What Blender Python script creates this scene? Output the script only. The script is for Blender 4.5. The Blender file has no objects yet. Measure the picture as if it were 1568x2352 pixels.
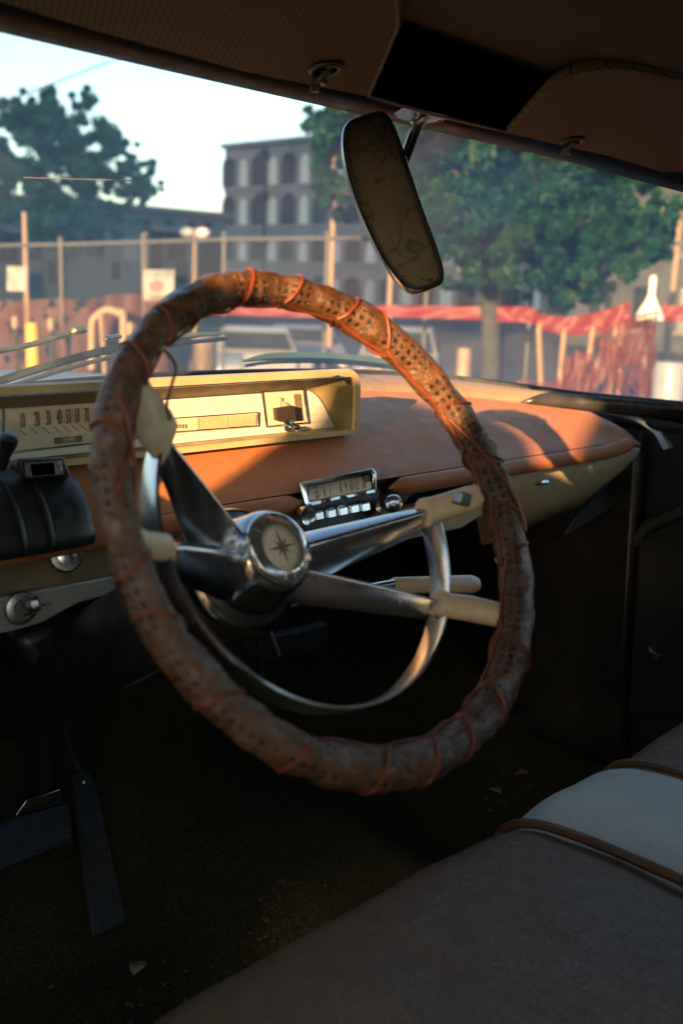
import bpy, bmesh, math, random
import numpy as np
from mathutils import Vector, Matrix
random.seed(7)
scene = bpy.context.scene
COL = scene.collection
R_ = math.radians

# ------------------------------------------------------------------ camera
YAW, PITCH, ROLL, FPX, IW, IH = R_(45.767), R_(12.356), R_(2.019), 2414.0, 1568.0, 2352.0
CAM = Vector((-.951, -.566, 1.15))
_f = Vector((math.sin(YAW)*math.cos(PITCH), math.cos(YAW)*math.cos(PITCH), -math.sin(PITCH)))
_r = Vector((math.cos(YAW), -math.sin(YAW), 0)); _u = _r.cross(_f)
RT = _r*math.cos(ROLL)+_u*math.sin(ROLL); UP = _u*math.cos(ROLL)-_r*math.sin(ROLL); FW = _f
cd = bpy.data.cameras.new('camera'); cam = bpy.data.objects.new('camera', cd); COL.objects.link(cam)
M = Matrix.Identity(4)
for i in range(3):
    M[i][0], M[i][1], M[i][2], M[i][3] = RT[i], UP[i], -FW[i], CAM[i]
cam.matrix_world = M
cd.sensor_fit = 'VERTICAL'; cd.sensor_height = 36; cd.sensor_width = 24; cd.lens = 36*FPX/IH
cd.clip_start = .02; cd.clip_end = 3000
cd.dof.use_dof = True; cd.dof.focus_distance = 1.27; cd.dof.aperture_fstop = 4.8
scene.camera = cam

# ------------------------------------------------------------------ sky, sun, exposure
SAZ, SEL = R_(66.5), R_(12.5)            # heading the light travels to, and the sun's elevation
w = bpy.data.worlds.new('World'); scene.world = w; w.use_nodes = True
wn = w.node_tree; wn.nodes.clear()
sky = wn.nodes.new('ShaderNodeTexSky'); sky.sky_type = 'NISHITA'; sky.sun_disc = False
sky.sun_elevation = SEL; sky.sun_rotation = SAZ+math.pi
sky.air_density = 1.0; sky.dust_density = 1.2; sky.ozone_density = 1.0
bg = wn.nodes.new('ShaderNodeBackground'); bg.inputs[1].default_value = .093
wo = wn.nodes.new('ShaderNodeOutputWorld')
wn.links.new(sky.outputs[0], bg.inputs[0]); wn.links.new(bg.outputs[0], wo.inputs[0])
sd = bpy.data.lights.new('sun', 'SUN'); sd.energy = 5.0; sd.angle = R_(.4); sd.color = (1, .565, .255)
sun = bpy.data.objects.new('sun', sd); COL.objects.link(sun)
sdir = Vector((math.sin(SAZ)*math.cos(SEL), math.cos(SAZ)*math.cos(SEL), -math.sin(SEL)))
sun.rotation_euler = sdir.to_track_quat('-Z', 'Y').to_euler()
vs = scene.view_settings; vs.view_transform = 'Standard'; vs.look = 'None'; vs.gamma = 1; vs.exposure = 2.2
vs.use_curve_mapping = False
scene.render.engine = 'CYCLES'
scene.cycles.max_bounces = 10; scene.cycles.transparent_max_bounces = 24
scene.cycles.caustics_reflective = False; scene.cycles.caustics_refractive = False
scene.cycles.sample_clamp_indirect = 4
scene.cycles.use_denoising = True

# ------------------------------------------------------------------ survey helpers (photo point -> point in space)
def ray(x, y): return FW+RT*((x-IW/2)/FPX)-UP*((y-IH/2)/FPX)
def atx(x, y, X): d = ray(x, y); return CAM+d*((X-CAM.x)/d.x)
def aty(x, y, Y): d = ray(x, y); return CAM+d*((Y-CAM.y)/d.y)
def atz(x, y, Z): d = ray(x, y); return CAM+d*((Z-CAM.z)/d.z)
def atd(x, y, D): return CAM+ray(x, y)*D
def atp(x, y, p0, n):
    d = ray(x, y); return CAM+d*((Vector(p0)-CAM).dot(n)/d.dot(n))

# ------------------------------------------------------------------ materials
class NT:
    def __init__(s, name):
        s.m = bpy.data.materials.new(name); s.m.use_nodes = True; s.t = s.m.node_tree
        s.b = s.t.nodes['Principled BSDF']; s.o = s.t.nodes['Material Output']
    def n(s, typ, **kw):
        nd = s.t.nodes.new(typ)
        for k, v in kw.items():
            if k.startswith('i_'):
                nd.inputs[int(k[2:]) if k[2:].isdigit() else k[2:]].default_value = v
            else: setattr(nd, k, v)
        return nd
    def l(s, a, b): s.t.links.new(a, b)
    def coord(s, kind='Object'): return s.n('ShaderNodeTexCoord').outputs[kind]
    def math(s, op, a, b=None, c=None):
        nd = s.n('ShaderNodeMath', operation=op)
        for i, v in enumerate((a, b, c)):
            if v is None: continue
            if isinstance(v, (int, float)): nd.inputs[i].default_value = v
            else: s.l(v, nd.inputs[i])
        return nd.outputs[0]
    def noise(s, scale, detail=4, rough=.55, co=None, dist=0):
        nd = s.n('ShaderNodeTexNoise', i_Scale=scale, i_Detail=detail, i_Roughness=rough, i_Distortion=dist)
        s.l(co or s.coord(), nd.inputs['Vector']); return nd.outputs['Fac']
    def voro(s, scale, feat='F1', co=None):
        nd = s.n('ShaderNodeTexVoronoi', feature=feat); nd.inputs['Scale'].default_value = scale
        s.l(co or s.coord(), nd.inputs['Vector']); return nd.outputs['Distance']
    def ramp(s, fac, stops):
        nd = s.n('ShaderNodeValToRGB'); e = nd.color_ramp.elements
        while len(e) < len(stops): e.new(.5)
        for k, (p, c) in zip(e, stops):
            k.position = p; k.color = (c, c, c, 1) if isinstance(c, (int, float)) else (*c, 1)
        s.l(fac, nd.inputs[0]); return nd.outputs[0]
    def mix(s, fac, a, b, mode='MIX'):
        nd = s.n('ShaderNodeMix', data_type='RGBA', blend_type=mode)
        for i, v in ((0, fac), (6, a), (7, b)):
            if isinstance(v, (int, float)): nd.inputs[i].default_value = v
            elif isinstance(v, tuple): nd.inputs[i].default_value = (*v, 1)
            else: s.l(v, nd.inputs[i])
        return nd.outputs[2]
    def bump(s, h, strength=.3, dist=.002, prev=None):
        nd = s.n('ShaderNodeBump', i_Strength=strength, i_Distance=dist); s.l(h, nd.inputs['Height'])
        if prev is not None: s.l(prev, nd.inputs['Normal'])
        return nd.outputs[0]
    def set(s, **kw):
        for k, v in kw.items():
            k = {'col': 'Base Color', 'rough': 'Roughness', 'metal': 'Metallic', 'nrm': 'Normal', 'spec': 'Specular IOR Level',
                 'alpha': 'Alpha', 'coat': 'Coat Weight', 'sheen': 'Sheen Weight', 'trans': 'Transmission Weight'}[k]
            if isinstance(v, tuple): s.b.inputs[k].default_value = (*v, 1)
            elif isinstance(v, (int, float)): s.b.inputs[k].default_value = v
            else: s.l(v, s.b.inputs[k])
        return s.m

def worn(name, c, c2, rough=.5, scale=30, bump=.15, bscale=400, metal=0, spec=.5, bdist=.001):
    t = NT(name); f = t.ramp(t.noise(scale, 5, .6), [(.35, 0.), (.68, 1.)])
    r = t.ramp(t.noise(scale*2.3, 4), [(.3, max(0, rough-.12)), (.75, min(1, rough+.14))])
    return t.set(col=t.mix(f, c, c2), rough=r, metal=metal, spec=spec, nrm=t.bump(t.noise(bscale, 3), bump, bdist))

def leather(name, c, c2, rough=.42, cell=420, spec=.5, bump=.5, sheen=0., wrk=.35):
    t = NT(name); co = t.coord()
    f = t.ramp(t.noise(9, 5, .65, co), [(.33, 0.), (.7, 1.)])
    wr = t.noise(60, 6, .7, co, .6); ce = t.voro(cell, 'DISTANCE_TO_EDGE', co)
    crease = t.ramp(ce, [(0., 0.), (.12, 1.)])
    b1 = t.bump(crease, bump, .0006); b2 = t.bump(wr, wrk, .003, b1)
    col = t.mix(t.math('MULTIPLY', t.math('SUBTRACT', 1., crease), .35), t.mix(f, c, c2), tuple(v*.45 for v in c))
    spots = t.ramp(t.voro(55, 'F1', co), [(.025, 1.), (.045, 0.)])
    return t.set(col=t.mix(t.math('MULTIPLY', spots, .35), col, (.5, .42, .33)),
                 rough=t.ramp(t.noise(35, 4, .6, co), [(.3, rough-.1), (.7, rough+.16)]), spec=spec, nrm=b2, sheen=sheen)

def chrome(name, c=(.72, .73, .75), rough=.16, pit=.35):
    t = NT(name); n1 = t.noise(180, 6, .7); n2 = t.noise(14, 5, .6)
    pits = t.ramp(n1, [(.6, 0.), (.72, pit)])
    return t.set(col=t.mix(pits, c, (.16, .13, .10)), metal=t.ramp(n1, [(.62, 1.), (.74, 1-pit)]),
                 rough=t.ramp(n2, [(.3, rough*.7), (.72, rough*1.9)]), nrm=t.bump(n1, .04, .0005))

def perforated(name, c, c2, spacing=.0052, ax='XY', rough=.7):
    t = NT(name); sp = t.n('ShaderNodeSeparateXYZ'); t.l(t.coord(), sp.inputs[0])
    a = t.math('MULTIPLY', sp.outputs[ax[0]], 1/spacing); b = t.math('MULTIPLY', sp.outputs[ax[1]], 1/spacing)
    row = t.math('FLOOR', b); a = t.math('ADD', a, t.math('MULTIPLY', row, .5))
    dx = t.math('SUBTRACT', t.math('FRACT', a), .5); dy = t.math('SUBTRACT', t.math('FRACT', b), .5)
    d = t.math('ADD', t.math('MULTIPLY', dx, dx), t.math('MULTIPLY', dy, dy))
    hole = t.ramp(d, [(.03, 1.), (.055, 0.)])
    f = t.ramp(t.noise(7, 5, .6), [(.3, 0.), (.7, 1.)])
    return t.set(col=t.mix(hole, t.mix(f, c, c2), (.012, .006, .004)), rough=rough, spec=.25, nrm=t.bump(t.math('SUBTRACT', 1., hole), .5, .001))

MAT = {}
MAT['pad'] = leather('dash leather', (.36, .115, .027), (.48, .165, .042), .44, 520, .3, sheen=.08)
MAT['seat_brown'] = leather('seat leather', (.135, .073, .030), (.18, .105, .049), .42, 200, .5, 1., 0., 1.)
MAT['seat_white'] = leather('seat vinyl', (.56, .59, .52), (.64, .66, .58), .46, 300, .5, .7, 0., .5)
MAT['piping'] = worn('piping leather', (.11, .055, .025), (.15, .085, .04), .5)
MAT['cream'] = worn('medallion ivory', (.74, .62, .42), (.80, .70, .52), .4, 40, .05)
MAT['medal'] = MAT['cream']
MAT['cream'] = worn('cream enamel', (.58, .44, .25), (.66, .53, .33), .42, 40, .08)
MAT['cream_stub'] = worn('ivory plastic', (.62, .47, .29), (.72, .60, .42), .4, 60, .2, 120)
MAT['podpaint'] = worn('pod enamel', (.50, .39, .19), (.58, .47, .26), .38, 25, .1)
MAT['panel'] = worn('dirty enamel', (.15, .105, .055), (.24, .175, .10), .45, 18, .12)
MAT['black'] = worn('black plastic', (.008, .009, .010), (.02, .021, .022), .42, 40, .1)
MAT['blackrub'] = worn('black rubber', (.035, .042, .044), (.06, .066, .07), .6, 60, .2)
MAT['chrome'] = chrome('pitted chrome')
MAT['chrome2'] = chrome('satin chrome', (.47, .50, .53), .17, .2)
MAT['dkmetal'] = chrome('dull metal', (.34, .36, .36), .33, .25)
MAT['dark'] = worn('dark trim', (.013, .017, .02), (.024, .029, .033), .5, 12)
MAT['bluetrim'] = worn('blue-black enamel', (.03, .036, .045), (.045, .052, .062), .38, 12)
MAT['visor'] = perforated('perforated vinyl', (.25, .185, .095), (.31, .235, .125), .0062)
MAT['headliner'] = perforated('perforated headliner', (.10, .085, .052), (.13, .112, .072), .0062)
MAT['molding2'] = worn('dark molding enamel', (.022, .024, .028), (.04, .042, .046), .3, 20, .05)
MAT['molding'] = worn('molding enamel', (.19, .15, .115), (.26, .20, .15), .3, 20, .05)
MAT['gloss'] = worn('gloss black', (.003, .0025, .002), (.006, .004, .0035), .5, 8, .02, spec=.0)
MAT['paint'] = worn('faded car paint', (.16, .17, .13), (.25, .25, .19), .42, 8, .1)
MAT['orange_cord'] = worn('waxed orange cord', (.14, .028, .011), (.22, .05, .018), .42, 300, .5, 900)
MAT['capring'] = worn('cloudy hub ring', (.46, .46, .43), (.58, .57, .53), .16, 60, .03, metal=.8)
MAT['alu'] = worn('dull aluminium', (.5, .52, .54), (.58, .6, .62), .38, 40, .05, metal=.6)
MAT['hoodliner'] = worn('olive hood liner', (.20, .165, .075), (.28, .23, .115), .45, 25, .1)
MAT['foam'] = worn('black foam', (.012, .008, .006), (.05, .03, .02), .95, 700, .9, 1500)
MAT['dialcream'] = worn('dial ivory', (.66, .55, .38), (.74, .64, .48), .4, 60, .03)
MAT['radiodial'] = worn('radio dial ivory', (.80, .68, .52), (.86, .76, .60), .3, 60, .03)
MAT['ink'] = worn('dial ink', (.16, .10, .055), (.24, .16, .09), .6, 100)
MAT['gauge_orange'] = worn('gauge amber', (.60, .38, .20), (.68, .46, .27), .5, 90)
MAT['wood'] = worn('sunlit wood stake', (.24, .175, .10), (.30, .225, .14), .7, 12, .2, 60)

def mat_carpet():
    t = NT('olive carpet'); f = t.noise(220, 4, .8); g = t.noise(5, 4)
    return t.set(col=t.mix(t.ramp(f, [(.35, 0.), (.65, 1.)]), (.03, .027, .012), t.mix(g, (.095, .085, .037), (.135, .12, .055))), rough=.95, spec=.1,
                 nrm=t.bump(f, 1., .006))
MAT['carpet'] = mat_carpet()
def mat_rim():
    t = NT('laced rim leather'); uv = t.coord('UV'); co = t.coord(); sp = t.n('ShaderNodeSeparateXYZ'); t.l(uv, sp.inputs[0])
    u, v = sp.outputs[0], sp.outputs[1]
    a = t.math('MULTIPLY', u, 150.); b = t.math('MULTIPLY', v, 13.)
    dx = t.math('SUBTRACT', t.math('FRACT', t.math('ADD', a, t.math('MULTIPLY', t.noise(45, 2, .5, co), .5))), .5)
    dy = t.math('SUBTRACT', t.math('FRACT', b), .5)
    d = t.math('ADD', t.math('MULTIPLY', dx, dx), t.math('MULTIPLY', dy, dy))
    hole = t.ramp(d, [(.045, 1.), (.085, 0.)])
    grp = t.math('FRACT', t.math('ADD', t.math('MULTIPLY', u, 21.), t.math('MULTIPLY', t.noise(9, 2, .5, co), 1.4))); grp = t.ramp(t.math('ABSOLUTE', t.math('SUBTRACT', grp, .5)), [(.36, 1.), (.39, 0.)])
    row = t.math('LESS_THAN', t.math('FRACT', t.math('MULTIPLY_ADD', v, 3.25, .12)), .62)
    hole = t.math('MULTIPLY', t.math('MULTIPLY', hole, grp), row)
    f = t.ramp(t.noise(22, 6, .7, co), [(.32, 0.), (.7, 1.)])
    worn_ = t.ramp(t.noise(190, 5, .75, co, 1.2), [(.56, 0.), (.66, 1.)])
    where = t.ramp(t.noise(13, 3, .6, co), [(.46, 0.), (.6, .75)])
    col = t.mix(f, (.076, .033, .012), (.125, .058, .023))
    col = t.mix(t.math('MULTIPLY', worn_, where), col, (.34, .27, .21))
    fold = t.noise(48, 6, .72, co, 1.)
    b1 = t.bump(fold, .85, .006); b2 = t.bump(t.noise(330, 4, .7, co), .4, .0015, b1); b3 = t.bump(t.math('SUBTRACT', 1., hole), .9, .002, b2)
    return t.set(col=t.mix(hole, col, (.008, .005, .004)), rough=t.ramp(t.noise(70, 4, .6, co), [(.3, .2), (.7, .38)]), spec=.65, nrm=b3)
MAT['rim'] = mat_rim()
def mat_grainline(name, c, c2, freq=260):
    t = NT(name); sp = t.n('ShaderNodeSeparateXYZ'); t.l(t.coord(), sp.inputs[0])
    ln = t.math('FRACT', t.math('MULTIPLY', sp.outputs[2], freq)); ln = t.ramp(ln, [(.02, 0.), (.1, 1.)])
    f = t.noise(30, 5)
    return t.set(col=t.mix(ln, tuple(v*.75 for v in c), t.mix(f, c, c2)), rough=.38, nrm=t.bump(ln, .3, .0006))
MAT['face'] = mat_grainline('lined dial face', (.80, .74, .58), (.84, .79, .65), 105)
t = NT('brushed strip'); sp = t.n('ShaderNodeSeparateXYZ'); t.l(t.coord(), sp.inputs[0])
ln = t.ramp(t.math('FRACT', t.math('MULTIPLY', sp.outputs[2], 130.)), [(.02, 0.), (.09, 1.)])
MAT['strip'] = t.set(col=t.mix(ln, (.2, .2, .18), t.mix(t.noise(20, 5), (.40, .41, .38), (.55, .52, .44))), metal=.55, rough=.36, nrm=t.bump(ln, .4, .0008))
def mat_glass(name, dust=.07, dcol=(.75, .72, .68), tint=(.82, .86, .855, 1)):
    t = NT(name); co = t.coord()
    tr = t.n('ShaderNodeBsdfTransparent'); tr.inputs[0].default_value = tint
    df = t.n('ShaderNodeBsdfDiffuse'); df.inputs[0].default_value = (*dcol, 1)
    tl = t.n('ShaderNodeBsdfTranslucent'); tl.inputs[0].default_value = (*dcol, 1)
    gl = t.n('ShaderNodeBsdfGlossy'); gl.inputs['Roughness'].default_value = .03
    ms = t.n('ShaderNodeMixShader', i_0=.86); t.l(df.outputs[0], ms.inputs[1]); t.l(tl.outputs[0], ms.inputs[2])
    sp = t.n('ShaderNodeSeparateXYZ'); t.l(co, sp.inputs[0])
    haze = t.ramp(t.noise(3.5, 6, .6, co), [(.3, dust*.75), (.75, dust*1.5)])
    speck = t.ramp(t.voro(95, 'F1', co), [(.03, .5), (.06, 0.)]); sel = t.ramp(t.noise(40, 2, .5, co), [(.58, 0.), (.64, 1.)])
    low = t.n('ShaderNodeMapRange'); low.inputs[1].default_value = 1.12; low.inputs[2].default_value = .99; low.inputs[3].default_value = 0; low.inputs[4].default_value = .07
    t.l(sp.outputs[2], low.inputs[0])
    fac = t.math('ADD', t.math('ADD', haze, t.math('MULTIPLY', speck, sel)), low.outputs[0])
    m1 = t.n('ShaderNodeMixShader'); t.l(fac, m1.inputs[0]); t.l(tr.outputs[0], m1.inputs[1]); t.l(ms.outputs[0], m1.inputs[2])
    ge = t.n('ShaderNodeNewGeometry'); dt = t.n('ShaderNodeVectorMath', operation='DOT_PRODUCT'); t.l(ge.outputs['Normal'], dt.inputs[0]); t.l(ge.outputs['Incoming'], dt.inputs[1])
    k5 = t.math('POWER', t.math('SUBTRACT', 1., t.math('ABSOLUTE', dt.outputs['Value'])), 5.); m2 = t.n('ShaderNodeMixShader'); t.l(t.math('MULTIPLY_ADD', k5, .3, .028), m2.inputs[0])
    t.l(m1.outputs[0], m2.inputs[1]); t.l(gl.outputs[0], m2.inputs[2]); t.l(m2.outputs[0], t.o.inputs[0]); return t.m
MAT['glass'] = mat_glass('dusty glass', .14, (.52, .70, .82))
MAT['ventglass'] = mat_glass('sun-dimming glass', .62, (.2, .18, .15))  # unseen pane made murky to dim the sun on the instruments
def mat_mirror():
    t = NT('tarnished mirror with painted reflection'); co = t.coord()
    v = t.ramp(t.noise(17, 3, .5, co, 1.2), [(.43, 0.), (.452, .55), (.456, .55), (.48, 0.)])
    b = t.ramp(t.noise(160, 4, .6, co), [(.3, 0.), (.7, 1.)])
    col = t.mix(v, t.mix(b, (.27, .23, .165), (.34, .29, .21)), (.06, .055, .05))  # brown base paints in the reflected headliner; dark veins are tarnish
    return t.set(col=col, metal=.4, rough=t.ramp(t.noise(22, 3, .6, co), [(.35, .26), (.65, .48)]), nrm=t.bump(t.noise(75, 4, .7, co), .25, .004))
MAT['mirror'] = mat_mirror()

# outdoors
def mat_ground():
    t = NT('lot asphalt'); f = t.noise(.4, 6); g = t.noise(30, 4)
    return t.set(col=t.mix(f, t.mix(g, (.017, .020, .023), (.026, .028, .031)), (.035, .035, .034)), rough=.9, nrm=t.bump(g, .4, .02))
MAT['ground'] = mat_ground()
def mat_brick(name, c, c2, mortar):
    t = NT(name); mp = t.n('ShaderNodeMapping'); mp.inputs['Rotation'].default_value = (R_(90), 0, R_(0)); co = t.coord()
    sp = t.n('ShaderNodeSeparateXYZ'); t.l(co, sp.inputs[0]); cb = t.n('ShaderNodeCombineXYZ')
    t.l(t.math('ADD', sp.outputs[0], sp.outputs[1]), cb.inputs[0]); t.l(sp.outputs[2], cb.inputs[1])
    bt = t.n('ShaderNodeTexBrick'); t.l(cb.outputs[0], bt.inputs[0]); bt.inputs['Scale'].default_value = 4.0
    for k, v in (('Color1', c), ('Color2', c2), ('Mortar', mortar)): bt.inputs[k].default_value = (*v, 1)
    st = t.ramp(t.noise(.35, 5, .6, co), [(.3, .62), (.72, 1.2)])
    return t.set(col=t.mix(1., bt.outputs[0], st, 'MULTIPLY'), rough=.9)
MAT['brick'] = mat_brick('old grey brick', (.18, .18, .18), (.22, .218, .212), (.26, .26, .26))
MAT['brick_low'] = mat_brick('dark brick', (.075, .115, .135), (.095, .14, .155), (.13, .18, .20))
MAT['wiper_sun'] = chrome('sun-gilt wiper metal', (.55, .47, .22), .3, .2)  # yellow sunlight on the wipers is painted into the metal colour
MAT['brick_dark'] = mat_brick('shade-toned brick', (.035, .045, .055), (.05, .06, .07), (.07, .08, .09))
MAT['pane'] = worn('dark window', (.008, .014, .02), (.018, .027, .036), .25, .5, spec=.1)
MAT['shutter'] = worn('pale shutter', (.48, .53, .48), (.60, .64, .57), .6, .8)
MAT['stone'] = worn('sooty stone', (.16, .155, .15), (.22, .21, .20), .85, 1)
def mat_leaf(name, cs):
    t = NT(name); oi = t.n('ShaderNodeTexNoise', i_Scale=2.2, i_Detail=3.); t.l(t.coord(), oi.inputs['Vector'])
    col = t.ramp(oi.outputs['Fac'], [(.3, cs[0]), (.48, cs[1]), (.62, cs[2]), (.76, cs[3])])
    t.set(col=col, rough=.6, spec=.3)
    tl = t.n('ShaderNodeBsdfTranslucent'); t.l(col, tl.inputs[0]); ms = t.n('ShaderNodeMixShader', i_0=.45)
    t.l(t.b.outputs[0], ms.inputs[1]); t.l(tl.outputs[0], ms.inputs[2]); t.l(ms.outputs[0], t.o.inputs[0]); return t.m
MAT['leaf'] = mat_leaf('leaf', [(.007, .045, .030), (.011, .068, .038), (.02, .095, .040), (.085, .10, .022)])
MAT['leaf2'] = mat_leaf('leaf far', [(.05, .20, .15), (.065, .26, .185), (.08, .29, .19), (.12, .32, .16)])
MAT['bark'] = worn('bark', (.028, .032, .03), (.05, .054, .05), .9, 14, .6, 40, bdist=.02)
MAT['polepaint'] = worn('lamp post paint', (.20, .15, .105), (.25, .19, .135), .6, 3)
MAT['globe'] = worn('white globe', (.55, .55, .54), (.62, .62, .60), .3, 2)
MAT['galv'] = worn('galvanised steel', (.055, .065, .075), (.085, .095, .105), .5, 20)
def mat_mesh(name, c, cell, fill, diag=True, rough=.5, gap=.42):
    t = NT(name); uv = t.coord('UV'); sp = t.n('ShaderNodeSeparateXYZ'); t.l(uv, sp.inputs[0]); u, v = sp.outputs[0], sp.outputs[1]
    if diag: a = t.math('ADD', u, v); b = t.math('SUBTRACT', u, v)
    else: a, b = u, v
    def line(x):
        f = t.math('FRACT', t.math('MULTIPLY', x, 1/cell)); return t.math('LESS_THAN', f, fill)
    m = t.math('MAXIMUM', line(a), line(b))
    if not diag: m = t.math('MULTIPLY', m, t.math('GREATER_THAN', t.noise(5., 4, .65), gap))
    t.set(col=t.mix(t.noise(4, 4), c, tuple(min(1, k*1.25) for k in c)), rough=rough)
    tr = t.n('ShaderNodeBsdfTransparent'); tl = t.n('ShaderNodeBsdfTranslucent'); tl.inputs[0].default_value = (*c, 1)
    m0 = t.n('ShaderNodeMixShader', i_0=.35 if not diag else 0.); t.l(t.b.outputs[0], m0.inputs[1]); t.l(tl.outputs[0], m0.inputs[2])
    ms = t.n('ShaderNodeMixShader'); t.l(m, ms.inputs[0]); t.l(tr.outputs[0], ms.inputs[1]); t.l(m0.outputs[0], ms.inputs[2]); t.l(ms.outputs[0], t.o.inputs[0]); return t.m
MAT['wire'] = mat_mesh('chain link wire', (.05, .06, .07), .055, .04)
MAT['orange'] = mat_mesh('orange barrier mesh', (.105, .029, .019), .026, .30, False)
MAT['orange_heap'] = mat_mesh('heaped barrier mesh', (.15, .03, .014), .03, .42, False)
MAT['orange_dense'] = mat_mesh('folded barrier mesh', (.19, .017, .013), .05, .66, False, gap=.3)
MAT['white'] = worn('white paint', (.20, .23, .26), (.25, .28, .31), .4, 2)
MAT['yellow'] = worn('yellow paint', (.42, .28, .03), (.48, .33, .05), .5, 3)
MAT['sign_white'] = worn('sign white', (.12, .125, .15), (.15, .155, .18), .5, 4)
MAT['sign_red'] = worn('sign red', (.24, .007, .014), (.28, .01, .018), .5, 4)
MAT['sign_green'] = worn('sign green', (.03, .09, .055), (.04, .11, .07), .5, 4)
MAT['tyre'] = worn('tyre', (.02, .02, .02), (.035, .035, .035), .8, 10)
MAT['pallet'] = worn('dark pallet wood', (.10, .055, .035), (.15, .085, .05), .8, 6, .3, 50)
MAT['blockerpaint'] = worn('dark truck paint', (.09, .10, .11), (.12, .13, .14), .6, 2)
MAT['greypaint'] = worn('grey paint', (.15, .165, .18), (.19, .20, .215), .5, 2)

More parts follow.
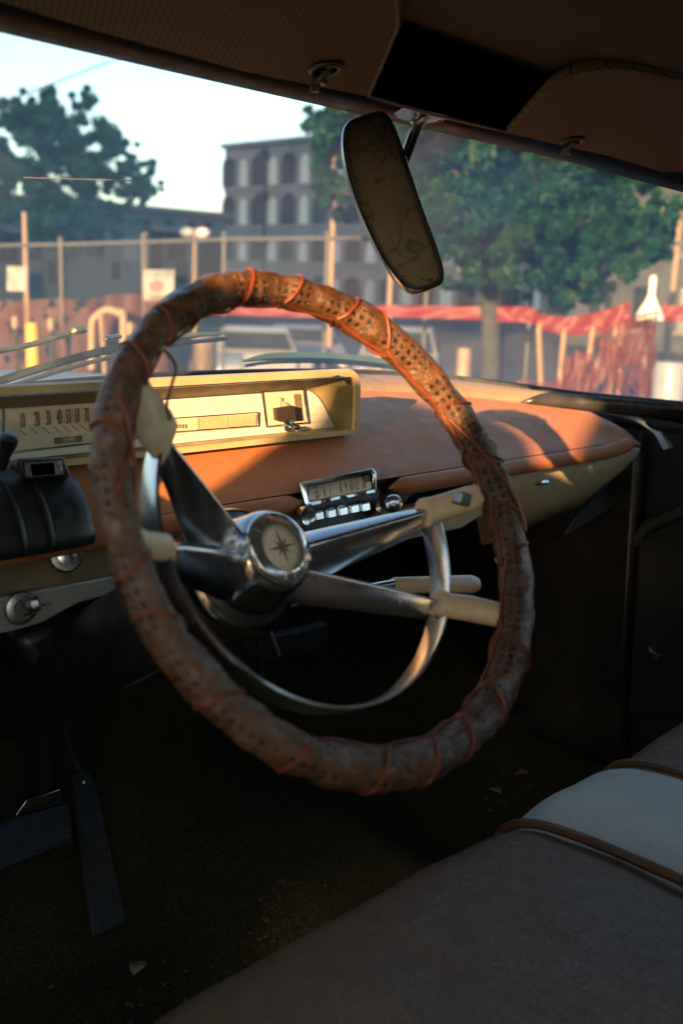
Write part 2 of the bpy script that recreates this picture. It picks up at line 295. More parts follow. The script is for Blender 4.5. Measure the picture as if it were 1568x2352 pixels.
# ------------------------------------------------------------------ mesh helpers
V = Vector
class MB:
    def __init__(s): s.v = []; s.f = []; s.uv = []
    def add(s, vs, fs, uvs=None):
        o = len(s.v); s.v += [tuple(p) for p in vs]; s.f += [tuple(o+i for i in q) for q in fs]
        s.uv += uvs if uvs else [None]*len(fs); return s
    def box(s, c, size, mat=None):
        c = V(c); hx, hy, hz = [k/2 for k in size]; m = mat or Matrix.Identity(3)
        P = [c+m@V((x, y, z)) for x in (-hx, hx) for y in (-hy, hy) for z in (-hz, hz)]
        return s.add(P, [(0, 1, 3, 2), (4, 6, 7, 5), (0, 4, 5, 1), (2, 3, 7, 6), (0, 2, 6, 4), (1, 5, 7, 3)])
    def tube(s, pts, rad, seg=10, closed=False, up=None, uvscale=None, cap=True):
        pts = [V(p) for p in pts]; n = len(pts); rings = []
        rad = rad if hasattr(rad, '__len__') else [rad]*n
        pn = None
        for i, p in enumerate(pts):
            a = pts[(i-1) % n] if (closed or i > 0) else p; b = pts[(i+1) % n] if (closed or i < n-1) else p
            t = (b-a).normalized()
            if pn is None:
                ref = V(up) if up else (V((0, 0, 1)) if abs(t.z) < .9 else V((1, 0, 0)))
                pn = (ref-t*ref.dot(t)).normalized()
            else:
                q = pn-t*pn.dot(t); pn = q.normalized() if q.length > 1e-6 else pn
            bn = t.cross(pn); rings.append([p+(pn*math.cos(2*math.pi*k/seg)+bn*math.sin(2*math.pi*k/seg))*rad[i] for k in range(seg)])
        vs = [q for r in rings for q in r]; fs = []
        m = n if closed else n-1
        for i in range(m):
            for k in range(seg):
                fs.append((i*seg+k, i*seg+(k+1) % seg, ((i+1) % n)*seg+(k+1) % seg, ((i+1) % n)*seg+k))
        if not closed and cap: fs += [tuple(range(seg-1, -1, -1)), tuple((n-1)*seg+k for k in range(seg))]
        return s.add(vs, fs)
    def lathe(s, o, ax, prof, seg=32, cap0=True, cap1=True, a0=0., a1=2*math.pi):
        o = V(o); ax = V(ax).normalized(); e1 = ax.cross(V((0, 0, 1)) if abs(ax.z) < .9 else V((1, 0, 0))).normalized(); e2 = ax.cross(e1)
        vs = []; fs = []; n = len(prof)
        for r, h in prof:
            for k in range(seg):
                a = 2*math.pi*k/seg; vs.append(o+ax*h+(e1*math.cos(a)+e2*math.sin(a))*r)
        for i in range(n-1):
            for k in range(seg): fs.append((i*seg+k, i*seg+(k+1) % seg, (i+1)*seg+(k+1) % seg, (i+1)*seg+k))
        if cap0: fs.append(tuple(range(seg-1, -1, -1)))
        if cap1: fs.append(tuple((n-1)*seg+k for k in range(seg)))
        return s.add(vs, fs)
    def prism(s, poly, ext):
        poly = [V(p) for p in poly]; e = V(ext); n = len(poly)
        vs = poly+[p+e for p in poly]
        fs = [tuple(range(n)), tuple(range(2*n-1, n-1, -1))]+[(i, i+n, (i+1) % n+n, (i+1) % n) for i in range(n)]
        return s.add(vs, fs)
    def loft(s, secs, cap=True, closed=True):
        n = len(secs[0]); vs = [V(p) for c in secs for p in c]; fs = []
        m = n if closed else n-1
        for i in range(len(secs)-1):
            for k in range(m): fs.append((i*n+k, i*n+(k+1) % n, (i+1)*n+(k+1) % n, (i+1)*n+k))
        if cap: fs += [tuple(range(n-1, -1, -1)), tuple((len(secs)-1)*n+k for k in range(n))]
        return s.add(vs, fs)
    def grid(s, fn, nu, nv, uv=False):
        vs = [fn(i/(nu-1), j/(nv-1)) for i in range(nu) for j in range(nv)]; fs = []; uvs = []
        for i in range(nu-1):
            for j in range(nv-1):
                fs.append((i*nv+j, i*nv+j+1, (i+1)*nv+j+1, (i+1)*nv+j))
                if uv: uvs.append([uv(i/(nu-1), j/(nv-1)), uv(i/(nu-1), (j+1)/(nv-1)), uv((i+1)/(nu-1), (j+1)/(nv-1)), uv((i+1)/(nu-1), j/(nv-1))])
        return s.add(vs, fs, uvs if uv else None)
    def build(s, name, mat, parent=None, smooth=False, bevel=0, sub=0, solid=0, seg=2, angle=40):
        me = bpy.data.meshes.new(name); me.from_pydata(s.v, [], s.f); me.materials.append(MAT[mat] if isinstance(mat, str) else mat)
        bm = bmesh.new(); bm.from_mesh(me); bmesh.ops.recalc_face_normals(bm, faces=bm.faces)
        if any(u is not None for u in s.uv):
            ly = bm.loops.layers.uv.new('UVMap'); bm.faces.ensure_lookup_table()
            vmap = s.v
            for f in bm.faces:
                u = s.uv[f.index]
                if u is None: continue
                src = s.f[f.index]; d = {vi: uvp for vi, uvp in zip(src, u)}
                for lp in f.loops: lp[ly].uv = d[lp.vert.index]
        bm.to_mesh(me); bm.free()
        o = bpy.data.objects.new(name, me); COL.objects.link(o)
        if parent is not None: o.parent = parent
        if smooth:
            me.polygons.foreach_set('use_smooth', [True]*len(me.polygons))
            if angle: me.set_sharp_from_angle(angle=R_(angle))
        if solid: k = o.modifiers.new('thick', 'SOLIDIFY'); k.thickness = solid; k.offset = 0
        if bevel:
            k = o.modifiers.new('bevel', 'BEVEL'); k.width = bevel; k.segments = seg; k.limit_method = 'ANGLE'; k.angle_limit = R_(35)
            me.polygons.foreach_set('use_smooth', [True]*len(me.polygons)); me.set_sharp_from_angle(angle=R_(50))
        if sub: k = o.modifiers.new('sub', 'SUBSURF'); k.levels = sub; k.render_levels = sub
        return o
def tag(o, label=None, cat=None, group=None, kind=None):
    for k, v in (('label', label), ('category', cat), ('group', group), ('kind', kind)):
        if v: o[k] = v
    return o
def empty(name, loc=(0, 0, 0)):
    o = bpy.data.objects.new(name, None); COL.objects.link(o); o.location = loc; o.empty_display_size = .1; return o
def slab(px, Y, th, name, mat, parent, bevel=0, smooth=False):
    return MB().prism([aty(x, y, Y) for x, y in px], (0, th, 0)).build(name, mat, parent, bevel=bevel, smooth=smooth)
def text(body, size, loc, ax, ay, name, mat, parent, sx=1., ext=.0004, align='CENTER'):
    cu = bpy.data.curves.new('txt', 'FONT'); cu.body = body; cu.size = size; cu.extrude = ext; cu.align_x = align; cu.align_y = 'CENTER'
    to = bpy.data.objects.new('txt', cu); COL.objects.link(to); bpy.context.view_layer.update()
    me = bpy.data.meshes.new_from_object(to.evaluated_get(bpy.context.evaluated_depsgraph_get()))
    bpy.data.objects.remove(to)
    ax = V(ax).normalized(); ay = V(ay).normalized(); az = ax.cross(ay).normalized()
    m = Matrix.Identity(4)
    for i in range(3): m[i][0], m[i][1], m[i][2], m[i][3] = ax[i]*sx, ay[i], az[i], loc[i]
    me.transform(m); me.materials.clear(); me.materials.append(MAT[mat])
    o = bpy.data.objects.new(name, me); COL.objects.link(o); o.parent = parent; return o
def join(objs, name):
    bm = bmesh.new()
    for o in objs: bm.from_mesh(o.data)
    me = objs[0].data.copy(); me.clear_geometry(); bm.to_mesh(me); bm.free(); p = objs[0].parent
    for o in objs: bpy.data.objects.remove(o)
    o = bpy.data.objects.new(name, me); COL.objects.link(o); o.parent = p; return o
def lerp(a, b, t): return a+(b-a)*t
def interp(x, xs, ys): return float(np.interp(x, xs, ys))
def curve(pts, n):
    pts = [V(p) for p in pts]; P = [pts[0]*2-pts[1]]+pts+[pts[-1]*2-pts[-2]]; out = []
    for i in range(n):
        t = i/(n-1)*(len(pts)-1); k = min(int(t), len(pts)-2); u = t-k
        a, b, c, d = P[k:k+4]
        out.append(.5*((2*b)+(c-a)*u+(2*a-5*b+4*c-d)*u*u+(3*b-a-3*c+d)*u**3))
    return out
# ================================================================== outdoors
def groundz(x, y):
    s_ = V((x-CAM.x, y-CAM.y)).dot(V((math.sin(YAW), math.cos(YAW))))
    return -1.25*max(0., min(1., (s_-2.5)/19.5))
def gp(x, y, D):
    p = atd(x, y, D); return V((p.x, p.y, groundz(p.x, p.y)))
gr = MB()
ticks = [-900, -300, -100, -40, -15, -5, 0, 3, 6, 9, 12, 15, 18, 22, 27, 33, 40, 55, 80, 120, 200, 400, 900]
def gf(a, b):
    sx = interp(a*22, range(23), ticks); sy = interp(b*22, range(23), ticks); f2 = V((math.sin(YAW), math.cos(YAW))); r2 = V((f2.y, -f2.x))
    q = V((CAM.x, CAM.y))+f2*sy+r2*sx; return V((q.x, q.y, groundz(q.x, q.y)))
tag(gr.grid(gf, 23, 23).build('ground', 'ground'), kind='structure')

# ---- arched brick building, its long front running away along Y
FX = 68.0; BZ = -1.3
def fac(px, py): return atx(px, py, FX)
ytop = fac(517, 343); yb0 = ytop.y; topz = ytop.z
bld = tag(empty('brick_building', (FX, yb0-30, BZ)), 'old multi-storey brick warehouse with rows of arched windows', 'building')
def bchild(o): o.parent = bld; o.matrix_parent_inverse = Matrix.Translation(-bld.location); return o
bchild(MB().box((FX+9, yb0-40, (BZ+topz)/2), (18, 80, topz-BZ)).build('wall', 'brick'))
bchild(MB().box((FX+8.8, yb0-40, topz+.25), (18.5, 80.4, .4)).build('cornice', 'brick'))
rows = [fac(590, 383).z, fac(590, 474).z, fac(590, 560).z, fac(590, 640).z]
for z in (fac(590, 432).z, fac(590, 522).z, fac(590, 604).z): bchild(MB().box((FX-.03, yb0-40, z), (.2, 80, .45)).build('string_course', 'stone'))
Y0 = fac(528, 400).y; Y1 = fac(706+32*2/2, 400).y
pxs = [528, 560, 593, 630, 665, 706, 739]; ys_ = [fac(p, 400).y for p in pxs]; stp = (ys_[0]-ys_[-1])/6
def arch(wd, h, n=8):
    P = [(-wd, 0), (wd, 0), (wd, h-wd)]+[(wd*math.cos(math.pi*k/n), h-wd+wd*math.sin(math.pi*k/n)) for k in range(1, n)]+[(-wd, h-wd)]
    return P
def mkwin(wd, h, mat, name):
    P = arch(wd, h); o = MB().prism([V((0, a, b)) for a, b in P], (.06, 0, 0)).build(name, mat)
    Q = arch(wd+.10, h+.10)
    s_ = MB().loft([[V((-.0, a, b)) for a, b in Q], [V((-.10, a, b)) for a, b in Q], [V((-.10, a, b)) for a, b in P], [V((.02, a, b)) for a, b in P]], cap=False).build('window_surround', 'brick'); s_.parent = o
    if mat == 'shutter': return o
    bars = MB().box((-.015, 0, h*.5), (.03, .06, h*.96)); bars.box((-.016, 0, h*.55), (.03, wd*1.9, .07)); bars.box((-.016, 0, h*.28), (.03, wd*1.9, .05))
    bb = bars.build('glazing_bar', 'dark' if mat == 'pane' else 'greypaint'); bb.parent = o
    return o
pw = mkwin(.93, 2.85, 'pane', 'arched_window'); ps = mkwin(.66, 2.6, 'shutter', 'shuttered_window')
first = {pw: True, ps: True}
def cptree(o):
    c = o.copy(); COL.objects.link(c)
    for ch in o.children: d = ch.copy(); COL.objects.link(d); d.parent = c
    return c
for ri, z in enumerate(rows):
    for k in range(30):
        y = ys_[0]-k*stp; src = pw if k % 2 == 0 else ps
        if y < yb0-78: continue
        o = src if first[src] else cptree(src); first[src] = False
        o.parent = bld; o.matrix_parent_inverse = Matrix.Translation(-bld.location)
        o.location = (FX-.05, y, z-1.75); o.scale = (1, 1, 1 if ri < 2 else .78)
for q in ((623, 340), (612, 460)):
    pass
dy = (fac(612, 400).y)
dpipe = MB().tube([(FX-.2, dy, topz-.2), (FX-.2, dy, BZ)], .11, 8)
for z in (topz-.9, fac(612, 455).z, fac(612, 558).z): dpipe.box((FX-.35, dy, z), (.5, .7, .95))
bchild(dpipe.build('drainpipe', 'pane'))

# ---- long low brick building behind the left-hand tree
LY = atd(430, 492, 78).y; lz = aty(430, 491, LY).z
low = tag(empty('low_building', (0, LY, BZ)), 'long low dark brick building with wide dark bays behind the left tree', 'building')
def lchild(o): o.parent = low; o.matrix_parent_inverse = Matrix.Translation(-low.location); return o
xa, xb = aty(-300, 500, LY).x, aty(520, 497, LY).x
lchild(MB().box(((xa+xb)/2, LY+6, (BZ+lz)/2), (xb-xa, 12, lz-BZ)).build('wall', 'brick_low'))
lchild(MB().box(((xa+xb)/2, LY+5.9, lz+.12), (xb-xa+.6, 12.8, .35)).build('roof_edge', 'stone'))
def lrect(x0, y0, x1, y1): a, b = aty(x0, y0, LY), aty(x1, y1, LY); return a, b
for x0, y0, x1, y1, m_, nm_ in ((345, 532, 372, 640, 'pane', 'bay_opening'), (385, 535, 425, 600, 'pane', 'bay_opening'), (455, 540, 505, 640, 'pane', 'bay_opening'), (255, 600, 275, 640, 'pane', 'bay_opening'), (285, 545, 318, 600, 'brick', 'brick_panel'),
                             (405, 600, 430, 650, 'pane', 'doorway'), (330, 502, 345, 525, 'pane', 'window'), (380, 505, 398, 522, 'pane', 'window'), (430, 507, 446, 522, 'pane', 'window'), (470, 508, 486, 524, 'pane', 'window'),
                             (200, 520, 240, 590, 'pane', 'bay_opening'), (60, 525, 100, 600, 'pane', 'bay_opening'), (110, 600, 130, 650, 'pane', 'doorway'), (0, 540, 40, 600, 'pane', 'bay_opening')):
    a, b = lrect(x0, y0, x1, y1); lchild(MB().box(((a.x+b.x)/2, LY-.03, (a.z+b.z)/2), (abs(b.x-a.x), .12, abs(a.z-b.z))).build(nm_, m_))
for x0, y0, x1, y1 in ((330, 508, 470, 522), (325, 540, 400, 545)):
    pass
a, b = lrect(335, 524, 475, 532); lchild(MB().box(((a.x+b.x)/2, LY-.5, a.z), (b.x-a.x, 1.0, .35)).build('awning', 'greypaint'))
a, b = lrect(0, 527, 240, 535); lchild(MB().box(((a.x+b.x)/2, LY-.5, a.z), (b.x-a.x, 1.0, .3)).build('awning', 'greypaint'))

# ---- added darker brick block nearer by, its tone standing for shade, behind the right-hand tree
DX = 40.; dt_ = atx(1330, 392, DX); dl = empty('brick_building', (DX, dt_.y-14, BZ)); tag(dl, 'dark shade-toned brick block added behind the right tree at the edge of the windshield', 'building')
def dch(o): o.parent = dl; o.matrix_parent_inverse = Matrix.Translation(-dl.location); return o
dch(MB().box((DX+6, dt_.y-14, (BZ+dt_.z)/2), (12, 28, dt_.z-BZ)).build('wall', 'brick_dark'))
dch(MB().box((DX+5.9, dt_.y-14, dt_.z+.2), (12.7, 28.6, .4)).build('cornice', 'brick_dark'))
for r in range(5):
    for k in range(13):
        z = dt_.z-2.6-3.1*r
        if z < BZ+.5: continue
        o = MB().box((DX-.02, dt_.y-1.6-2.1*k, z), (.1, 1.05, 1.75)).build('window', 'pane' if (k+r) % 3 else 'greypaint'); dch(o)
        s_ = MB().box((DX-.06, dt_.y-1.6-2.1*k, z-.95), (.25, 1.3, .14)).build('sill', 'stone', o)

# ---- trees
def tree(name, label, base, trunk_top, tr, crown, nclump, nleaf, lmat, lsize, seed, limbs, squash=.8):
    rg = random.Random(seed); base = V(base); root = tag(empty(name, base), label, 'tree')
    inv = Matrix.Translation(-base)
    def ch(o): o.parent = root; o.matrix_parent_inverse = inv; return o
    tb = MB(); tt = V(trunk_top)
    tb.tube(curve([base-V((0, 0, .1)), base.lerp(tt, .5)+V((.03, -.02, 0)), tt], 12), [lerp(tr*1.15, tr*.75, i/11) for i in range(12)], 12)
    for c, r in limbs:
        c = V(c); m = tt.lerp(c, .5)+V((rg.uniform(-.1, .1), rg.uniform(-.1, .1), .12))
        tb.tube(curve([tt-V((0, 0, .15)), m, c], 10), [lerp(tr*.4, tr*.05, i/9) for i in range(10)], 7)
        for _ in range(4):
            q = m.lerp(c, rg.uniform(.1, .9)); e = q+V((rg.gauss(0, 1), rg.gauss(0, 1), rg.gauss(.3, .7))).normalized()*r*rg.uniform(.6, 1.1)
            tb.tube([q, q.lerp(e, .5)+V((0, 0, .05)), e], [tr*.13, tr*.09, tr*.03], 5)
    ch(tb.build('trunk', 'bark', smooth=True))
    lv = MB(); vs_ = []; fs_ = []
    clumps = []
    for (c, r, wgt) in crown:
        for _ in range(int(nclump*wgt)):
            d = V((rg.gauss(0, 1), rg.gauss(0, 1), rg.gauss(0, 1))).normalized()*(rg.random()**.4)*r*1.08; d.z *= squash
            clumps.append((V(c)+d, r*rg.uniform(.09, .24)))
    per = nleaf//len(clumps)
    for c, r in clumps:
        tilt = V((rg.gauss(0, .5), rg.gauss(0, .5), 1)).normalized()
        for _ in range(per):
            d = V((rg.gauss(0, 1), rg.gauss(0, 1), rg.gauss(0, .7))).normalized()*r*(rg.random()**.5)*1.05; p = c+d
            nrm = (tilt+V((rg.gauss(0, .6), rg.gauss(0, .6), rg.gauss(0, .5)))).normalized()
            t1 = nrm.cross(V((rg.gauss(0, 1), rg.gauss(0, 1), rg.gauss(0, 1)))).normalized(); t2 = nrm.cross(t1); s_ = lsize*rg.uniform(.6, 1.25)
            o = len(vs_); vs_ += [p-t1*s_, p+t2*s_*.45, p+t1*s_, p-t2*s_*.45]; fs_.append((o, o+1, o+2, o+3))
    lv.add(vs_, fs_); ch(lv.build('crown', lmat)); return root
D1 = 30.
lb = gp(140, 700, D1)
LC = [((120, 285), .95, .8), ((60, 270), .85, .6), ((20, 330), 1.0, .8), ((200, 350), .95, .9), ((110, 400), 1.1, 1.0), ((240, 420), .85, .7), ((320, 440), .5, .35), ((30, 440), .9, .7), ((150, 500), .9, .8), ((260, 500), .6, .45), ((60, 510), .7, .4), ((140, 560), .5, .3), ((310, 385), .5, .35), ((345, 430), .3, .2), ((170, 240), .6, .35), ((270, 330), .5, .35), ((-60, 400), 1.0, .7)]
crown = [(atd(x, y, D1+random.uniform(-.7, .7)), r*1.17, w_) for (x, y), r, w_ in LC]
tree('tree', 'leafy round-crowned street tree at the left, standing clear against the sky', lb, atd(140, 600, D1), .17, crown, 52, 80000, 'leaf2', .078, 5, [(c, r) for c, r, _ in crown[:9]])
D2 = 10.2
rb = gp(1128, 900, D2)
RC = [((780, 330), .38, .5), ((740, 300), .28, .22), ((760, 440), .22, .15), ((840, 260), .4, .4), ((1420, 560), .4, .5), ((1180, 300), .7, 1.), ((1480, 560), .25, .2), ((960, 240), .5, .5), ((1090, 600), .35, .3), ((860, 330), .5, .7), ((800, 430), .35, .4), ((960, 330), .6, 1.), ((1060, 400), .65, 1.), ((1180, 400), .7, 1.1), ((1290, 430), .7, 1.1), ((1400, 480), .55, .9), ((1460, 500), .3, .4),
      ((1100, 520), .5, .8), ((1220, 560), .55, .9), ((1330, 590), .5, .8), ((1260, 660), .32, .4), ((1000, 470), .5, .8), ((930, 430), .45, .6), ((900, 300), .5, .6), ((1050, 280), .7, 1.), ((1250, 320), .7, 1.), ((1380, 400), .5, .8), ((1340, 660), .25, .25)]
crown = [(atd(x, y, D2+random.uniform(-.5, .9)), r*1.08, w_) for (x, y), r, w_ in RC]
tree('tree', 'large dense green tree with a thick grey trunk, right of the brick building', rb, atd(1120, 560, D2), .105, crown, 56, 150000, 'leaf', .046, 9, [(c, r) for c, r, _ in (crown[2], crown[4], crown[5], crown[6], crown[7], crown[8], crown[14], crown[11], crown[0])])

# ---- lamp posts
def lamp(px, ytop, D, label, heads, r=.07, lean=0):
    b = gp(px, 700, D); t = atd(px+lean, ytop, D); t = V((b.x, b.y, t.z)); root = tag(empty('lamp_post', b), label, 'lamp post', 'lamp posts around the lot')
    inv = Matrix.Translation(-b)
    def ch(o): o.parent = root; o.matrix_parent_inverse = inv; return o
    ch(MB().tube([b, b+V((0, 0, .5)), b+V((0, 0, .52)), t], [r*1.7, r*1.6, r, r*.8], 12).build('pole', 'polepaint', smooth=True, angle=40))
    if heads:
        w_ = heads; arm = RT.copy(); arm.z = 0; arm.normalize()
        ch(MB().tube([t-arm*w_, t-arm*w_*.3+V((0, 0, .06)), t+V((0, 0, .08)), t+arm*w_*.3+V((0, 0, .06)), t+arm*w_], r*.55, 8).build('cross_arm', 'polepaint', smooth=True))
        for s_ in (-1, 1):
            c = t+arm*w_*s_; ch(MB().lathe(c-V((0, 0, .10)), (0, 0, 1), [(.05*r/.07, 0), (.15*r/.07, .04), (.19*r/.07, .11), (.14*r/.07, .20), (.04*r/.07, .235)], 18).build('lamp_globe', 'globe', smooth=True, angle=0))
    return root
lamp(759, 362, 24, 'tall twin-headed lamp post in front of the arched windows', .31, .072)
lamp(447, 538, 24, 'distant shorter twin-headed lamp post left of the steering wheel top', .18, .062)
lamp(63, 490, 18, 'slim tan post half hidden by the leftmost tree', 0, .05)
lamp(894, 520, 22, 'tan pole standing just left of the mirror foot', 0, .062)
lamp(1541, 482, 17, 'twin-headed lamp post at the far right edge of the windshield', .24, .055, 20)
lamp(335, 536, 19.5, 'small distant post with tan top beside the left tree', 0, .04)

# ---- chain link fence
fb = [(-160, 12.6), (140, 12.3), (330, 12.1), (515, 11.9), (752, 11.6), (985, 11.2), (1168, 10.9), (1228, 10.7), (1395, 10.4), (1620, 10.0)]
ftop = [566, 562, 556, 550, 548, 545, 548, 550, 555, 560]
fence = tag(empty('chain_link_fence', gp(700, 700, 11.6)), 'tall chain link fence on thin grey posts across the lot', 'fence'); finv = Matrix.Translation(-fence.location)
def fch(o): o.parent = fence; o.matrix_parent_inverse = finv; return o
FT = [atd(x, y, D) for (x, D), y in zip(fb, ftop)]; FB = [gp(x, 700, D) for x, D in fb]
for a, b in zip(FB, FT):
    fch(MB().tube([V((b.x, b.y, a.z)), b+V((0, 0, .05))], .024, 10).lathe(b+V((0, 0, .05)), (0, 0, 1), [(.04, 0), (.03, .03), (.005, .045)], 10).build('fence_post', 'galv', smooth=True))
fch(MB().tube(FT, .022, 8).build('top_rail', 'galv', smooth=True))
fch(MB().tube([p+V((0, 0, .12)) for p in FB], .006, 6).build('bottom_wire', 'galv'))
def strip_mesh(top, bot, n, name, mat, wav=0., solid=0, parentf=None, seed=1, nv=6):
    rg = random.Random(seed); T = curve(top, n) if len(top) > 2 else [V(top[0]).lerp(V(top[1]), i/(n-1)) for i in range(n)]; B = curve(bot, n) if len(bot) > 2 else [V(bot[0]).lerp(V(bot[1]), i/(n-1)) for i in range(n)]
    ds = [0]
    for i in range(1, n): ds.append(ds[-1]+(T[i]-T[i-1]).length)
    H = (T[0]-B[0]).length; off = [[rg.gauss(0, wav) for _ in range(nv)] for _ in range(n)]
    def f(a, b): i, j = round(a*(n-1)), round(b*(nv-1)); p = T[i].lerp(B[i], b); return p+V((-.7, -.7, .1))*(off[i][j]+(wav*1.6*math.sin(i*.9+j*.8)))
    return MB().grid(f, n, nv, lambda a, b: (ds[round(a*(n-1))], b*H)).build(name, mat, smooth=True, angle=0)
fch(strip_mesh([V(p) for p in FT], [p+V((0, 0, .1)) for p in FB], 30, 'wire_mesh', 'wire'))

# ---- orange barrier mesh
OG = 'orange plastic barrier mesh'
def net(top, bot_z, n, label, mat, wav, seed, bot=None, cat='barrier mesh', nv=6):
    T = [atd(x, y, D) for x, y, D in top]; B = [V((p.x, p.y, bot_z(p))) for p in T] if bot is None else [atd(x, y, D) for x, y, D in bot]
    return tag(strip_mesh(T, B, n, 'safety_mesh', mat, wav, seed=seed, nv=nv), label, cat, OG)
net([(-150, 692, 11.4), (60, 690, 11.3), (200, 684, 11.2), (290, 676, 11.1), (385, 682, 11.0)], lambda p: groundz(p.x, p.y)+.02, 26, 'orange barrier mesh hanging along the fence at the far left', 'orange', .02, 2)
net([(385, 684, 11.3), (520, 698, 11.2), (700, 704, 11.0), (900, 702, 10.7), (1110, 705, 10.4)], None, 40, 'straight folded red-orange mesh band along the fence behind the wheel rim', 'orange_dense', .008, 3, [(385, 712, 11.3), (520, 722, 11.2), (700, 728, 11.0), (900, 728, 10.7), (1110, 735, 10.4)])
net([(1140, 705, 9.9), (1215, 706, 9.8), (1245, 722, 9.7), (1310, 728, 9.6), (1390, 712, 9.4), (1448, 692, 9.3)], None, 40, 'sagging folded red-orange mesh band right of the tree trunk', 'orange_dense', .012, 4, [(1140, 738, 9.9), (1215, 742, 9.8), (1245, 758, 9.7), (1310, 770, 9.6), (1390, 762, 9.4), (1448, 752, 9.3)])
net([(1290, 830, 8.6), (1360, 780, 8.5), (1420, 740, 8.4), (1480, 720, 8.2), (1512, 715, 8.1)], lambda p: groundz(p.x, p.y)+.05, 34, 'crumpled orange barrier mesh sagging over the rubble at the far right', 'orange_heap', .03, 5, nv=14)
net([(1120, 895, 8.8), (1200, 875, 8.7), (1260, 880, 8.6), (1300, 860, 8.5)], lambda p: groundz(p.x, p.y)+.02, 18, 'low torn piece of orange mesh on the ground right of the tree trunk', 'orange_heap', .025, 6)
net([(1505, 700, 9.3), (1570, 702, 9.2), (1660, 700, 9.1)], None, 14, 'short red-orange mesh band beside the far right lamp post', 'orange_dense', .01, 8, [(1505, 738, 9.3), (1570, 740, 9.2), (1660, 742, 9.1)])
# sunlit wood stakes
for i, (x0, y0, x1, y1, D, lab) in enumerate(((1238, 742, 1240, 800, 9.4, 'wood stake nearest the tree trunk'), (1296, 752, 1292, 800, 9.3, 'thin pale stake under the lowest sag of the red mesh'), (1362, 748, 1340, 915, 8.9, 'long leaning pale stake under the red mesh'),
                                     (1416, 745, 1412, 790, 8.8, 'short stake between the leaning stake and the white shade'), (1434, 742, 1430, 790, 8.7, 'short stake just left of the white shade'), (232, 715, 236, 772, 10.6, 'lone stake in front of the left orange mesh'))):
    a, b = atd(x0, y0, D), atd(x1, y1, D); b = b+(b-a)*((groundz(b.x, b.y)-b.z)/(b.z-a.z))
    S = MB().loft([[b+V((sx*.017, sy*.017, 0)) for sx, sy in ((-1, -1), (1, -1), (1, 1), (-1, 1))], [a+V((sx*.016, sy*.016, -.05)) for sx, sy in ((-1, -1), (1, -1), (1, 1), (-1, 1))], [a+V((sx*.006, sy*.006, 0)) for sx, sy in ((-1, -1), (1, -1), (1, 1), (-1, 1))]])
    tag(S.build('wood_stake', 'wood'), lab, 'stake', 'wood stakes holding the barrier mesh')
for x0, y0, y1, D, lab in ((36, 738, 752, 10.5, 'cream glint post added at the far left edge of the windshield'), (118, 742, 764, 10.3, 'cream glint post added between the yellow drum and the bent pipe rail'), (300, 752, 770, 10.1, 'short cream glint post added right of the bent pipe rail')):
    c_ = atd(x0, y0, D); mpost = empty('glint_post', (c_.x, c_.y, groundz(c_.x, c_.y))); tag(mpost, lab, 'glint post', 'added glint posts along the left mesh'); iv = Matrix.Translation(-mpost.location)  # posts added to imitate small warm sun glints
    o = MB().tube([mpost.location, c_], .022, 8).build('post', 'bark', mpost, smooth=True); o.matrix_parent_inverse = iv
    o = MB().lathe(c_-V((0, 0, .07)), (0, 0, 1), [(.034, 0), (.036, .02), (.036, .1), (.02, .12)], 14).build('glint_sleeve', 'polepaint', mpost, smooth=True); o.matrix_parent_inverse = iv
# bell shaped white shade on a post, bent rail, barrels, pallet, tank
c = atd(1490, 735, 8.6); g0 = V((c.x, c.y, groundz(c.x, c.y))); yl = tag(empty('yard_lamp', g0), 'bright white bell-shaped lamp shade on a short post, far right', 'yard lamp')
o = MB().lathe(c, (0, 0, 1), [(.118, 0), (.115, .03), (.075, .11), (.045, .16), (.03, .20), (.028, .34), (.01, .36)], 20).build('lamp_shade', 'globe', smooth=True, angle=50); o.parent = yl; o.matrix_parent_inverse = Matrix.Translation(-g0)
o = MB().tube([g0, c+V((0, 0, .05))], .022, 8).build('post', 'greypaint', smooth=True); o.parent = yl; o.matrix_parent_inverse = Matrix.Translation(-g0)
rail = [atd(x, y, 10.8) for x, y in ((212, 850), (212, 772), (214, 738), (228, 722), (250, 712), (275, 720), (284, 728), (285, 850))]
tag(MB().tube(curve(rail, 40), .042, 10).build('bent_pipe_rail', 'polepaint', smooth=True), 'cream bent pipe rail shining in front of the left orange mesh', 'pipe rail')
def barrel(px, py, D, r, h, label, mat, name='barrel'):
    c = atd(px, py, D); b = V((c.x, c.y, groundz(c.x, c.y))); h = c.z-b.z
    pr = [(r*.94, 0), (r, .03), (r, h*.3), (r*1.06, h*.32), (r, h*.34), (r, h*.64), (r*1.06, h*.66), (r, h*.68), (r, h-.03), (r*.9, h)]
    return tag(MB().lathe(b, (0, 0, 1), pr, 22).build(name, mat, smooth=True, angle=35), label, 'barrel')
barrel(75, 742, 10.2, .066, .4, 'slim yellow marker drum in front of the left mesh', 'yellow', 'marker_drum')
barrel(470, 775, 13.5, .16, .5, 'pale cream drum seen through the steering wheel near the wiper tip', 'polepaint')
barrel(873, 790, 12.2, .06, .3, 'thin cream drum behind the right wiper', 'polepaint')
barrel(1067, 800, 9.9, .07, .5, 'tan drum just left of the tree trunk', 'polepaint')
barrel(1540, 832, 7.6, .115, .4, 'large white drum at the lower right corner of the windshield', 'white')
pc = gp(1318, 900, 8.8); pal = tag(empty('pallet_stack', pc), 'stack of dark brown pallets right of the tree trunk', 'pallets')
